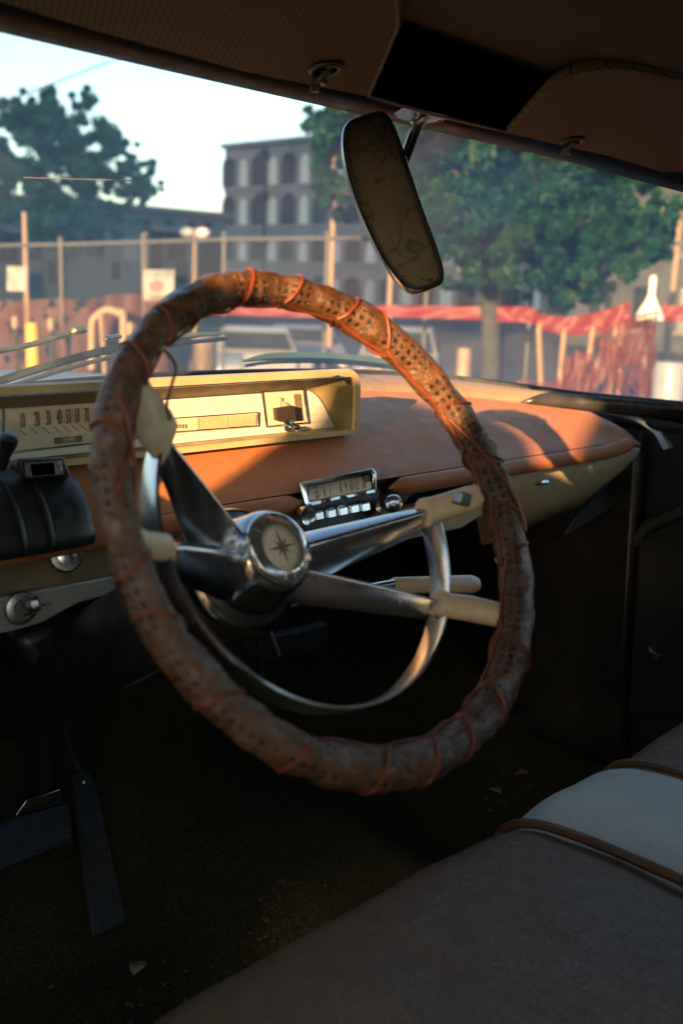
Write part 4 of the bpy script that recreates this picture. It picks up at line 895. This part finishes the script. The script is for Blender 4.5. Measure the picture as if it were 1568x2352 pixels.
kb.lathe(kc+V((.003, -.009, 0)), (.9, -.3, -.05), [(.0035, 0), (.0045, .003), (.0035, .007), (.001, .0085), (.0008, .016)], 14).build('clock_knob', 'dkmetal', clus, smooth=True)
tearp = [aty(x, y, .4215) for x, y in ((745, 870), (770, 864), (778, 862), (790, 867), (805, 866), (804, 876), (800, 882), (795, 874), (780, 869), (765, 869))]
MB().prism(tearp, (0, .004, 0)).build('hood_tear', 'foam', clus)
MB().tube([aty(350, 1041, .448), aty(820, 989, .448)], .0025, 8).build('cluster_sill', 'chrome2', clus, smooth=True)
MB().tube([V((-.8, .4215, 1.0245)), V((.06, .4215, 1.0255))], .0011, 6).build('cluster_bead', 'chrome2', clus, smooth=True)
# ---- lower dash
dp = MB().prism([aty(x, y, .362) for x, y in ((-60, 1240), (230, 1205), (660, 1150), (690, 1150), (690, 1235), (560, 1262), (260, 1325), (-60, 1380))], (0, .02, 0)).build('dash_panel', 'panel', car, bevel=.003)
strp = MB().prism([aty(x, y, .357) for x, y in ((-60, 1386), (0, 1373), (260, 1322), (278, 1366), (225, 1374), (180, 1386), (140, 1408), (100, 1430), (50, 1446), (0, 1458), (-60, 1470))], (0, .012, 0)).build('trim_strip', 'strip', dp, bevel=.002)
kc = aty(150, 1281, .352)
kd = V((-.25, -.93, .25)).normalized()
b = MB().lathe(kc+V((0, .01, 0)), kd, [(.006, 0), (.006, .014), (.0165, .014), (.0175, .017), (.0175, .022), (.0155, .0245), (.011, .025), (.0105, .0235), (.0095, .0235), (.009, .026), (.004, .0275)], 36); b.build('headlight_knob', 'chrome', dp, smooth=True, angle=30)
ic = aty(50, 1397, .355); idr = V((-.15, -.97, .1)).normalized()
MB().lathe(ic+V((0, .004, 0)), idr, [(.017, 0), (.0175, .004), (.0155, .007), (.012, .008), (.0115, .006), (.0085, .0065), (.008, .009)], 36).build('ignition_switch', 'dkmetal', dp, smooth=True, angle=30)
MB().tube([ic-V((0, .006, 0)), ic+V((.006, -.012, .001)), aty(72, 1391, .325), aty(84, 1387, .318), aty(92, 1385, .316)], [.0065, .0055, .006, .0078, .0066], 16).build('ignition_lever', 'dkmetal', dp, smooth=True)
text('ACC', .007, aty(109, 1388, .3565), (1, 0, 0), (0, 0, 1), 'switch_lettering', 'ink', dp, .8)
# cream lower edge under the radio and right of it
MB().prism([aty(x, y, .37) for x, y in ((560, 1258), (700, 1222), (862, 1187), (1000, 1150), (1075, 1128), (1130, 1118), (1130, 1170), (1060, 1215), (960, 1236), (860, 1258), (700, 1290), (560, 1300))], (0, .02, 0)).build('dash_rail', 'cream', car, bevel=.004)
MB().prism([aty(x, y, .374) for x, y in ((690, 1100), (960, 1060), (966, 1100), (952, 1128), (925, 1160), (865, 1186), (690, 1226))], (0, .01, 0)).build('radio_surround', 'panel', car, bevel=.002)
MB().prism([aty(x, y, .42) for x, y in ((850, 1100), (1150, 1050), (1150, 1190), (850, 1230))], (0, .01, 0)).build('dash_opening', 'dark', car)
gb = MB().loft([[aty(x, y, .352) for x, y in ((1082, 1084), (1250, 1060), (1400, 1040), (1466, 1030))], [aty(x, y, .362) for x, y in ((1086, 1130), (1250, 1110), (1395, 1080), (1458, 1046))],
                [aty(x, y, .385) for x, y in ((1095, 1190), (1235, 1165), (1360, 1125), (1450, 1060))], [aty(x, y, .43) for x, y in ((1105, 1250), (1200, 1220), (1310, 1180), (1440, 1075))]], cap=False, closed=False).build('glove_box', 'cream', car, smooth=True, solid=.006)
gl = aty(1243, 1108, .352)
MB().box(gl, (.020, .016, .008), Matrix.Rotation(-.35, 3, 'X') @ Matrix.Rotation(.1, 3, 'Y')).build('glove_box_latch', 'chrome', gb, bevel=.002)

# ---- radio
RY = .335
RN = V((0, -math.cos(R_(15)), math.sin(R_(15)))); RP = aty(775, 1150, RY); RU = V((0, math.sin(R_(15)), math.cos(R_(15))))
def rp(x, y, off=0.): return atp(x, y, RP-RN*off, RN)
rad = MB().prism([rp(x, y, +.012) for x, y in ((692, 1150), (872, 1118), (876, 1126), (860, 1176), (846, 1192), (700, 1222))], (0, .05, 0)).build('radio', 'black', car, bevel=.003)
bo = [(683, 1107), (856, 1074), (866, 1084), (866, 1128), (858, 1134), (703, 1163), (697, 1158)]; bi = [(706, 1117), (846, 1089), (853, 1094), (856, 1121), (850, 1124), (712, 1152), (710, 1149)]
bz = []
for k in range(3): pass
outer0 = [rp(x, y, +.03) for x, y in bo]; outer1 = [rp(x, y, +.004) for x, y in bo]
mid_ = [rp(x*.8+u*.2, y*.8+v*.2, -.006) for (x, y), (u, v) in zip(bo, bi)]; inn = [rp(x*.15+u*.85, y*.15+v*.85, -.004) for (x, y), (u, v) in zip(bo, bi)]
in2 = [rp(x, y, +.012) for x, y in bi]
MB().loft([outer0, outer1, mid_, inn, in2], cap=False).build('radio_bezel', 'chrome', rad, bevel=.0008)
def drum(a, b_):
    p = rp(lerp(708, 853, a), lerp(lerp(1118, 1089, a), lerp(1152, 1124, a), b_), .007-.004*math.sin(math.pi*b_)-.009*b_); return p
MB().grid(drum, 12, 9).build('radio_dial', 'radiodial', rad, smooth=True)
MB().prism([rp(x, y, -.001) for x, y in ((836, 1092), (855, 1090), (857, 1122), (842, 1125))], (0, .004, 0)).build('dial_end', 'black', rad)
nm = []
for s_, a in (('55', .12), ('6', .24), ('7', .33), ('8', .50), ('9', .58), ('10', .66), ('12', .75), ('16', .86)):
    nm.append(text(s_, .020, drum(a, .5)+V((0, -.0015, 0)), (1, 0, .02), RU, 'n', 'ink', rad, .36, .0002))
join(nm, 'radio_numerals')
for q, s_, cx, cy in ((((712, 1152), (780, 1138), (783, 1147), (715, 1163)), 'TOWN', 749, 1150.5), (((796, 1136), (860, 1123), (863, 1132), (798, 1145)), 'COUNTRY', 829, 1134.5)):
    lb = MB().prism([rp(x, y, -.006) for x, y in q], (0, .02, 0)).build('label_bar', 'chrome2', rad, bevel=.001)
    text(s_, .0062, rp(cx, cy, -.0066), (1, 0, .012), RU, 'label_lettering', 'ink', rad, .72 if s_ == 'COUNTRY' else .8)
bx = [(693, 1188.5), (719, 1184), (747, 1179), (774, 1173.5), (800, 1168), (825, 1164)]
for i, (x, y) in enumerate(bx):
    q = [(x-.5, y-8), (x+21, y-12), (x+24, y+8), (x+2.5, y+12.5)]
    P = [rp(a, b_, -.006) for a, b_ in q]; c = sum(P, V())/4
    MB().loft([[p+V((0, .02, 0)) for p in P], P, [c+(p-c)*.86+V((0, -.003, 0)) for p in P]]).build('push_button', 'chrome', rad, bevel=.0008)
text('OFF', .006, rp(704, 1190, -.0096), (1, 0, .012), RU, 'button_lettering', 'ink', rad, .6)
kc = rp(880, 1161, +.02); kd = (rp(905, 1157, -.018)-kc).normalized()
MB().lathe(rp(884, 1175, +.03), (0, -1, 0), [(.017, 0), (.017, .003), (.014, .005)], 14).build('knob_plate', 'cream', rad, bevel=.0005)
MB().lathe(kc, kd, [(.012, 0), (.013, .006), (.0075, .008), (.0065, .020), (.0105, .022), (.0122, .030), (.0125, .040), (.0108, .0425), (.007, .0405), (.002, .0405)], 28).build('radio_knob', 'chrome', rad, smooth=True, angle=35)
kc2 = rp(672, 1180, +.01)
MB().lathe(kc2, (-.1, -1, .1), [(.012, 0), (.013, .006), (.0075, .008), (.0065, .015), (.0105, .017), (.0122, .025), (.0108, .031), (.007, .030)], 28).build('radio_knob', 'chrome', rad, smooth=True, angle=35)

# ---- ribbed control pod left of the column
prof = [(.42, .952), (.385, .958), (.355, .952), (.335, .935), (.322, .915), (.315, .895), (.318, .885)]
prof = [(p.x, p.y) for p in curve([(a, b_, 0) for a, b_ in prof], 22)]
x0, x1 = -.80, aty(205, 1120, .33).x
secs = []
for x, k in ((x0, 1), (x1-.02, 1), (x1-.008, .985), (x1, .95)):
    secs.append([V((x, .42-(.42-y)*k, .885+(z-.885)*k)) for y, z in prof]+[V((x, .42, .885))])
pod = MB().loft(secs).build('control_pod', 'black', car, smooth=True, angle=35)
for px in (20, 84):
    X = aty(px+10, 1130, .335).x
    MB().tube([V((X, y-.0005, z+.0015)) for y, z in prof[3:]], .0028, 8).build('pod_rib', 'black', pod, smooth=True)
wq = [(56, 1063), (140, 1058), (146, 1090), (61, 1098)]
wi = [(70, 1066), (124, 1062), (129, 1090), (74, 1094)]
PWY = .322
cP = [aty(x, y, PWY) for x, y in wq]
hb = MB().loft([[aty(x, y, .36) for x, y in ((36, 1052), (150, 1049), (163, 1095), (50, 1104))], [aty(x, y, PWY+.002) for x, y in ((42, 1055), (150, 1051), (160, 1094), (53, 1103))]]).build('pod_window_housing', 'black', pod, bevel=.003)
MB().loft([[aty(x, y, PWY+.004) for x, y in wq], [aty(x, y, PWY-.003) for x, y in wq], [aty(x, y, PWY-.003) for x, y in wi], [aty(x, y, PWY+.001) for x, y in wi]], cap=False).build('pod_window_frame', 'chrome2', pod, bevel=.0006)
MB().prism([aty(x, y, PWY+.0005) for x, y in wi], (0, .001, 0)).build('pod_window', 'gloss', pod)
MB().tube([aty(4, 1075, .345), aty(12, 1045, .335), aty(20, 1016, .325), aty(23, 1004, .322), aty(24, 998, .321)], [.0045, .0055, .0085, .0082, .004], 14).build('pod_lever', 'black', pod, smooth=True)

# ---- steering wheel
TAU = R_(31.09); WC = V((-.37, 0, .971)); WN = V((0, -math.cos(TAU), math.sin(TAU))); WA = V((1, 0, 0)); WB = V((0, math.sin(TAU), math.cos(TAU)))
def wp(r, deg, d=0.): a = R_(deg); return WC+(WA*math.cos(a)+WB*math.sin(a))*r-WN*d
rng = random.Random(3)
ph_ = [rng.uniform(0, 6.28) for _ in range(8)]
loops = []; _a = R_(200)
while _a < R_(200+352):
    _s = R_(rng.choice([13, 15.5, 17.5, 20])); loops.append((_a, _s, R_(rng.uniform(4.5, 8.5))*(1 if rng.random() < .72 else -1))); _a += _s
GRV = [(q+s_) % (2*math.pi) for q, s_, l_ in loops]
def groove(a):
    a %= 2*math.pi; return sum(-.0006*math.exp(-((a-g)/.022)**2)+.0003*math.exp(-((abs(a-g)-.055)/.03)**2) for g in GRV)
def rimr(a): return .0158-.0026*max(0., math.cos(a-R_(152)))**.8+groove(a)+.0003*math.sin(61*a+ph_[4])*math.sin(5*a)+.0007*math.sin(7*a+ph_[0])+.0004*math.sin(17*a+ph_[1])+.0005*math.sin(31*a+ph_[2])
def rimpt(a, v, k=1., off=0.):
    rr = rimr(a)*k+off+.0006*math.sin(3*v+9*a+ph_[3])+.00035*math.sin(2*v-37*a+ph_[5])+.0003*math.sin(5*v+23*a+ph_[6])
    rad_ = WA*math.cos(a)+WB*math.sin(a)
    return WC+rad_*(.2+rr*math.cos(v))+WN*(rr*math.sin(v))
NU, NV = 540, 32
b = MB(); vs_ = [rimpt(2*math.pi*i/NU, 2*math.pi*j/NV) for i in range(NU) for j in range(NV)]; fs_ = []; uv_ = []
for i in range(NU):
    for j in range(NV):
        i2, j2 = (i+1) % NU, (j+1) % NV
        fs_.append((i*NV+j, i*NV+j2, i2*NV+j2, i2*NV+j)); uv_.append([(i/NU, j/NV), (i/NU, (j+1)/NV), ((i+1)/NU, (j+1)/NV), ((i+1)/NU, j/NV)])
b.add(vs_, fs_, uv_)
whl = b.build('steering_wheel', 'rim', car, smooth=True, angle=0)
put(whl, 'steering wheel wrapped in perforated brown leather laced with orange cord')
# lacing cord: runs along the inner side of the rim and loops slantwise round it
pts = []
for a, step, sl in loops:
    for j in range(5): pts.append(rimpt(a+step*j/5, math.pi, 1., .0012+.0008*math.sin(j)))
    a += step
    for j in range(1, 20):
        t = j/20; pts.append(rimpt(a-sl*math.sin(math.pi*t), math.pi-2*math.pi*t, 1., .0007))
MB().tube(pts, .00125, 6).build('lacing_cord', 'orange_cord', whl, smooth=True)
e1 = rimpt(R_(128), math.pi, 1., .001)
MB().tube(curve([e1, e1+V((.006, -.006, -.012)), e1+V((.004, -.004, -.026)), e1+V((-.002, -.006, -.040)), e1+V((.000, -.008, -.052))], 16), .0013, 6).build('loose_cord_end', 'orange_cord', whl, smooth=True)
for a0_, a1_ in ((-14, 22), (170, 152), (148, 163)):
    P = [rimpt(R_(lerp(a0_, a1_, t/20)), math.pi*(.35+.6*t/20), 1., .0012) for t in range(21)]
    MB().tube(P, .0014, 6).build('lacing_cord', 'orange_cord', whl, smooth=True)
# spokes: ridged metal bars from the hub to the horn ring, ivory stubs on to the rim
SP = [141.5, 177.0, -1.5, -37.0]
def spoke_sec(r, deg, d, wl, wr, dep, lean=0.):
    a = R_(deg); tang = -WA*math.sin(a)+WB*math.cos(a); c = wp(r, deg, d)
    return [c+tang*lean, c+tang*(wl*.55+lean*.5)-WN*(dep*.34), c+tang*wl-WN*dep, c-tang*wr-WN*dep, c-tang*(wr*.55-lean*.5)-WN*(dep*.34)]
spk = []
for i, deg in enumerate(SP):
    outer = i in (0, 3)
    # the facing flanks of a pair are broad
    big, small = .030, .017
    if deg in (141.5, -1.5): wl_, wr_ = (small, big) if deg == 141.5 else (small, big)
    else: wl_, wr_ = (big, small) if 0 else (small, big)
    if i == 0: wl_, wr_ = big, small
    if i == 1: wl_, wr_ = big, small*1.15
    if i == 2: wl_, wr_ = small, big
    if i == 3: wl_, wr_ = small*.7, big*.9
    S = []
    for t in (0, .25, .5, .75, .93, 1.):
        r = lerp(.034, .147, t); d = lerp(.090, .030, t**.95)
        k = lerp(1.1, .52, t)*(1 if t < 1 else .8); dep_ = (.030, .036, .030, .040)[i]*lerp(1., .7, t); wl2, wr2 = wl_*k, wr_*k
        if i == 0: wl2 = float(np.interp(t, [0, .2, .45, .75, 1], [.030, .047, .036, .019, .008])); wr2 = lerp(.012, .007, t)
        if i == 3: wr2 *= .72
        S.append(spoke_sec(r, deg, d+(.004 if t == 1 else 0), wl2, wr2, dep_))
    o = MB().loft(S).build('spoke', 'chrome2', whl, bevel=.0022, seg=3); spk.append(o)
    a = R_(deg); tang = -WA*math.sin(a)+WB*math.cos(a); SS = []
    for t in (0, .2, .45, .7, 1.):
        r = lerp(.140, .194, t); d = lerp(.040, .006, t); h, wd = lerp(.010, .012, t), (.021, .0105, .0125, .0120)[i]*lerp(1.05, .92, t)
        wob = .0015*math.sin(9*t+i)
        SS.append([wp(r, deg, d)+tang*(math.cos(q)*wd*(1+wob*20))+WN*(math.sin(q)*h+wob) for q in [2*math.pi*m/14 for m in range(14)]])
    st = MB().loft(SS).build('spoke_stub', 'cream_stub', whl, smooth=True, angle=50)
    cr = wp(.176, deg, .012)
    if i == 2:
        MB().box(wp(.162, deg, .014)+WN*.004, (.016, .010, .012), Matrix.Rotation(.3, 3, 'Y')).build('broken_stub_core', 'dkmetal', whl, bevel=.002)
# horn ring (open at the top between the upper spokes)
hr = []
for i in range(121):
    deg = lerp(141.5, 360-1.5, i/120); r = .147; d = .034
    hr.append([wp(r+.0018, deg, d-.004), wp(r+.0030, deg, d+.002), wp(r+.0018, deg, d+.019), wp(r-.0012, deg, d+.020), wp(r-.0020, deg, d+.002), wp(r-.0006, deg, d-.0045)])
MB().loft(hr).build('horn_ring', 'chrome', whl, smooth=True, angle=50)
H0 = WC
MB().lathe(H0, -WN, [(.0325, .083), (.0355, .0865), (.038, .094), (.040, .108), (.043, .120), (.047, .130), (.047, .136)], 48, False, False).build('hub', 'chrome2', whl, smooth=True, angle=40)
MB().lathe(H0, -WN, [(.0215, .0815), (.0222, .0770), (.0300, .0790), (.0318, .0805), (.0330, .0825), (.0325, .0855)], 56, False, False).build('hub_cap', 'capring', whl, smooth=True, angle=28)
hcr = MB()
for k in range(16):
    a = R_(k*22.5+5); hcr.tube([wp(.0226, k*22.5+5, .0772), wp(.0298, k*22.5+5, .0787)], .0003, 4)
hcr.build('hub_cap_ribs', 'dkmetal', whl)
MB().lathe(H0, -WN, [(.0331, .0822), (.0338, .084), (.0332, .0862)], 56, False, False).build('hub_cap_rim', 'chrome', whl, smooth=True, angle=0)
MB().lathe(H0, -WN, [(.0001, .0795), (.012, .0797), (.0213, .0808), (.0214, .083)], 48, False, False).build('medallion', 'medal', whl, smooth=True, angle=0)
sb = MB()
for k in range(8):
    L = .0155 if k % 2 == 0 else .0098; dg = 92+k*45; wdt = .0021
    c0 = wp(0, 0, .0785)
    sb.add([wp(L, dg, .0790), wp(wdt, dg+60, .0788), c0, wp(wdt, dg-60, .0788)], [(0, 1, 2, 3)])
sb.build('medallion_star', 'ink', whl, solid=.0004)
# ---- steering column
MB().lathe(WC, -WN, [(.040, .128), (.050, .132), (.0565, .142), (.0575, .152), (.054, .165), (.048, .20), (.046, .26), (.046, .62)], 40, True, True)
colm = MB().lathe(WC, -WN, [(.040, .126), (.052, .132), (.0570, .142), (.0575, .155), (.055, .18), (.048, .22), (.046, .26), (.046, .65)], 40).build('steering_column', 'black', car, smooth=True, angle=40)
MB().lathe(WC, -WN, [(.0545, .1325), (.0572, .137), (.0588, .142), (.0575, .147)], 48, False, False).build('column_ring', 'chrome2', colm, smooth=True, angle=0)
# gear lever behind the wheel
l0 = atd(640, 1392, 1.02); l1 = atd(672, 1384, 1.03); l2 = atd(760, 1366, 1.07); l3 = atd(850, 1350, 1.10); l4 = atd(905, 1340, 1.12)
lev = MB().tube([l0, l1, l2, l3, l4], [.0048, .0048, .0045, .0045, .0045], 12).build('gear_lever', 'chrome', car, smooth=True)
k0, k1 = atd(900, 1344, 1.12), atd(1094, 1342, 1.22)
kd = (k1-k0); L = kd.length
MB().lathe(k0, kd, [(.0065, 0), (.0085, .004), (.0108, L*.85), (.0108, L*.93), (.0085, L*.985), (.005, L)], 24).build('lever_knob', 'cream_stub', lev, smooth=True, angle=30)

# ---- under the dash
MB().prism([aty(x, y, .40) for x, y in ((30, 1470), (150, 1410), (300, 1365), (420, 1350), (420, 1500), (380, 1545), (250, 1580), (110, 1590))], (0, .20, 0)).build('under_dash_duct', 'black', car, bevel=.02)
MB().tube([aty(x, y, .385) for x, y in ((110, 1475), (150, 1560), (190, 1575), (300, 1570), (385, 1525))], .006, 8).build('handbrake_bracket', 'black', car, smooth=True)
MB().prism([aty(x, y, .375) for x, y in ((330, 1522), (345, 1513), (374, 1510), (372, 1520), (352, 1530))], (0, .006, 0)).build('handbrake_pull', 'chrome', car, bevel=.001)
htr = MB().box(aty(560, 1475, .62), (.26, .10, .05), Matrix.Rotation(-.12, 3, 'Z')).build('heater_box', 'dark', car, bevel=.008)
for k in range(8): MB().box(aty(488+k*18, 1486-k*5.5, .565), (.007, .004, .032)).build('heater_vent_slat', 'dark', htr)
wr = curve([aty(590, 1440, .55), aty(600, 1500, .56), aty(601, 1560, .57), aty(600, 1592, .58)], 14)
hw = MB().tube(wr, .0022, 6).build('hanging_wire', 'blackrub', car, smooth=True)
MB().lathe(aty(600, 1585, .58), (0, 0, -1), [(.011, 0), (.012, .008), (.008, .020)], 14).build('wire_socket', 'blackrub', hw, smooth=True)
MB().tube([aty(620, 1450, .57), aty(640, 1505, .56)], .004, 8).build('bracket_rod', 'dkmetal', car, smooth=True)

# ---- floor
def floorf(a, b):
    x = lerp(-.84, .84, a); y = lerp(-1.5, .97, b)
    hump = .13*math.exp(-((x-.02)/.17)**4)*interp(y, [-.4, .2, .6, .97], [.55, .7, 1., 1.5])
    toe = .36*max(0, (y-.52)/.45)**1.25
    return V((x, y, .255+max(hump, toe)+.006*math.sin(x*23+y*17)*math.sin(y*29-x*5)))
MB().grid(floorf, 61, 71).build('carpet', 'carpet', car, smooth=True, angle=0)
def pedal(px, mats, name, Ya, Yb, ribs, along=True):
    P = [aty(*px[0], Ya), aty(*px[1], Ya), aty(*px[2], Yb), aty(*px[3], Yb)]
    n = (P[1]-P[0]).cross(P[3]-P[0]).normalized()
    if n.dot(CAM-P[0]) < 0: n = -n
    o = MB().prism(P, -n*.012).build(name, mats, car, bevel=.003); rb = MB()
    for k in range(ribs):
        t = (k+.7)/(ribs+.4)
        if along: a_, b_ = P[0].lerp(P[1], t), P[3].lerp(P[2], t)
        else: a_, b_ = P[0].lerp(P[3], t), P[1].lerp(P[2], t)
        a_, b_ = a_.lerp(b_, .13 if along else .01), b_.lerp(a_, .01)
        rb.tube([a_+n*.0008, b_+n*.0008], .0022 if along else .003, 6)
    rb.build('pedal_ribs', mats, o, smooth=True)
    return o, P, n
ya = atz(250, 2140, .275).y
acc, P, n = pedal(((163, 1782), (212, 1768), (292, 2118), (214, 2150)), 'blackrub', 'accelerator_pedal', ya+.17, ya, 9)
MB().prism([P[0].lerp(P[1], .18)+n*.001, P[0].lerp(P[1], .82)+n*.001, P[3].lerp(P[2], .72).lerp(P[0].lerp(P[1], .72), .80)+n*.001, P[3].lerp(P[2], .28).lerp(P[0].lerp(P[1], .28), .80)+n*.001], n*.004).build('pedal_plate', 'blackrub', acc, bevel=.002)
MB().lathe(aty(193, 1797, ya+.16)+n*.004, n, [(.0075, 0), (.007, .003), (.004, .0055)], 18).build('pedal_rivet', 'dkmetal', acc, smooth=True)
brk, P, n = pedal(((-40, 1900), (158, 1843), (166, 1932), (-40, 2010)), 'blackrub', 'brake_pedal', .60, .56, 6, False)
MB().prism([aty(x, y, .605) for x, y in ((36, 1874), (62, 1838), (140, 1812), (147, 1845), (150, 1848))], (0, .012, 0)).build('pedal_bracket', 'chrome2', brk, bevel=.003)
MB().tube([aty(95, 1830, .615), aty(100, 1760, .66), aty(80, 1600, .75)], [.011, .012, .012], 8).build('pedal_arm', 'dark', brk, smooth=True)
MB().tube(curve([aty(190, 1775, ya+.18), aty(165, 1730, ya+.20), aty(150, 1660, ya+.24), aty(152, 1560, ya+.30)], 12), .004, 8).build('throttle_rod', 'blackrub', acc, smooth=True)

# ---- front bench
SZ, SYF = .630, -.022
sprof = [(SYF-.62, SZ-.035), (SYF-.45, SZ-.006), (SYF-.25, SZ+.006), (SYF-.12, SZ+.007), (SYF-.05, SZ+.003), (SYF-.012, SZ-.006), (SYF+.012, SZ-.024), (SYF+.02, SZ-.05), (SYF+.012, SZ-.11), (SYF-.02, SZ-.20)]
sprof = curve([(0, y, z) for y, z in sprof], 30)
X1, X2 = -.127, .077
def seatpart(xa, xb, name, mat, parent, puff):
    S = []
    for i in range(41):
        t = i/40; x = lerp(xa, xb, t); e = min(t, 1-t)*2; k = puff*(1-(1-e)**3)-.004*(1-e)**6+.0012*math.sin(x*47+1)*math.sin(x*19)
        S.append([p+V((x, 0, k+.0016*math.sin(p.y*38+x*21)*math.sin(x*33-p.y*15))) for p in sprof]+[V((x, SYF-.62, SZ-.22)), V((x, SYF-.02, SZ-.22))][::1])
    secs = [[q for q in s_[:30]]+[s_[31], s_[30]] for s_ in S]
    return MB().loft(secs).build(name, mat, parent, smooth=True, angle=50)
seat = seatpart(-.66, X1, 'seat', 'seat_brown', car, .012)
ins = put(seatpart(X1, X2, 'seat_insert', 'seat_white', seat, .010), 'pale vinyl centre section of the bench')
seatpart(X2, .66, 'seat_cushion', 'seat_brown', seat, .012)
for X in (X1, X2):
    MB().tube([V((X, p.y, p.z))+V((0, .15, 1)).normalized()*.0035 if 1 else p for p in sprof], .0052, 8).build('seat_piping', 'piping', seat, smooth=True)
MB().box((0, -.66, .80), (1.34, .14, .42), Matrix.Rotation(.22, 3, 'X')).build('seat_back', 'seat_brown', seat, bevel=.05)

# ---- wipers, lying on the outside of the glass
def glassq(x, y): return aty(x, y, .74)
w1 = [glassq(*p) for p in ((-60, 905), (0, 880), (140, 836), (270, 803), (400, 778), (515, 766))]
def blade(P, th, hgt, name, mat, par):
    S = []
    for i, p in enumerate(P):
        e = min(i, len(P)-1-i)/(len(P)-1)*2; k = .35+.65*min(1, e*2.2); up = V((0, -.05, 1)); fr = V((0, 1, 0))
        S.append([p+up*hgt*k+fr*th*.2, p+fr*th, p-up*hgt*k*.4, p-fr*th*.3])
    return MB().loft(S).build(name, mat, par, smooth=True, angle=30)
wp1 = blade(curve(w1, 24), .006, .0085, 'wiper', 'wiper_sun', car)
MB().tube([p+V((0, -.004, -.008)) for p in curve(w1, 24)], .0032, 6).build('wiper_rubber', 'blackrub', wp1, smooth=True)
wa = [glassq(*p)+V((0, .015, .012)) for p in ((-60, 842), (60, 820), (165, 790), (185, 776))]
MB().tube(curve(wa, 14), [.0042]*14, 8).build('wiper_arm', 'wiper_sun', wp1, smooth=True)
MB().box(glassq(193, 773)+V((0, .01, .008)), (.024, .010, .011), Matrix.Rotation(-.12, 3, 'Y')).build('wiper_joint', 'wiper_sun', wp1, bevel=.005)
MB().box(glassq(268, 782)+V((0, .01, .004)), (.03, .009, .007), Matrix.Rotation(-.1, 3, 'Y')).build('wiper_joint', 'wiper_sun', wp1, bevel=.004)
w2 = [aty(x, y, .76) for x, y in ((560, 831), (620, 823), (720, 822), (800, 826), (900, 838), (960, 850))]
wp2 = blade(curve(w2, 24), .007, .0095, 'wiper', 'wiper_sun', car)
MB().tube([p+V((0, -.004, -.006)) for p in curve(w2, 24)], .003, 6).build('wiper_rubber', 'blackrub', wp2, smooth=True)
MB().tube([aty(690, 818, .775), aty(800, 822, .78), aty(930, 834, .78)], .004, 8).build('wiper_arm', 'dkmetal', wp2, smooth=True)
MB().tube([aty(56, 408, .50), aty(200, 412, .50), aty(342, 416, .49)], .0006, 5).build('glass_thread', 'wood', car)

# ---- crumbs and dead leaves on the carpet
cr = MB(); rg = random.Random(11)
def on_floor(x, y):
    a, b_ = (x+.84)/1.68, (y+1.5)/2.47; return floorf(a, b_)
for cx, cy, n, s_ in ((560, 2230, 26, .03), (640, 2190, 16, .03), (370, 2330, 34, .05), (1170, 1790, 18, .03), (1220, 1740, 8, .03), (180, 2250, 16, .08)):
    c0 = atz(cx, cy, .29 if cx > 1000 else .265)
    for _ in range(n):
        p = c0+V((rg.gauss(0, s_), rg.gauss(0, s_), 0)); p = on_floor(p.x, p.y); s2 = rg.choice([.0012, .002, .003, .0045])
        m = Matrix.Rotation(rg.uniform(0, 3), 3, 'Z') @ Matrix.Rotation(rg.uniform(-.6, .6), 3, 'X')
        cr.box(p+V((0, 0, s2*.6)), (s2*rg.uniform(.6, 2.2), s2*rg.uniform(.6, 1.4), s2*.6), m)
MAT['crumb'] = worn('crumb', (.09, .08, .05), (.18, .16, .12), .9, 90)
tag(cr.build('floor_debris', 'crumb'), kind='stuff', label='pale crumbs and grit scattered on the dark carpet', cat='debris')
MAT['deadleaf'] = worn('dead leaf', (.35, .24, .09), (.45, .36, .16), .8, 60)
def leaf_thing(px, py, L, rot, label):
    c0 = atz(px, py, .27 if px < 900 else .30); c0 = on_floor(c0.x, c0.y)+V((0, 0, .004)); P = []
    n = 10; m = Matrix.Rotation(rot, 3, 'Z')
    top = [(t, .34*math.sin(math.pi*t)**.8) for t in [i/n for i in range(n+1)]]
    S = [[c0+m @ V((L*(t-.5), -L*wd, .25*L*wd+.1*L*math.sin(5*t))), c0+m @ V((L*(t-.5), 0, .1*L*math.sin(5*t))), c0+m @ V((L*(t-.5), L*wd, .25*L*wd+.1*L*math.sin(5*t)))] for t, wd in top]
    o = MB().loft(S, cap=False, closed=False).build('dead_leaf', 'deadleaf', smooth=True, solid=.0006)
    tag(o, label, 'leaf', 'dead leaves on the car floor')
leaf_thing(318, 2212, .034, .6, 'curled yellow leaf on the floor below the accelerator pedal')
leaf_thing(1140, 1762, .03, 1.3, 'larger pale leaf on the floor beyond the steering wheel, by the grit')
leaf_thing(1200, 1728, .026, 2.2, 'small brown leaf on the far floor between the wheel and the seat')
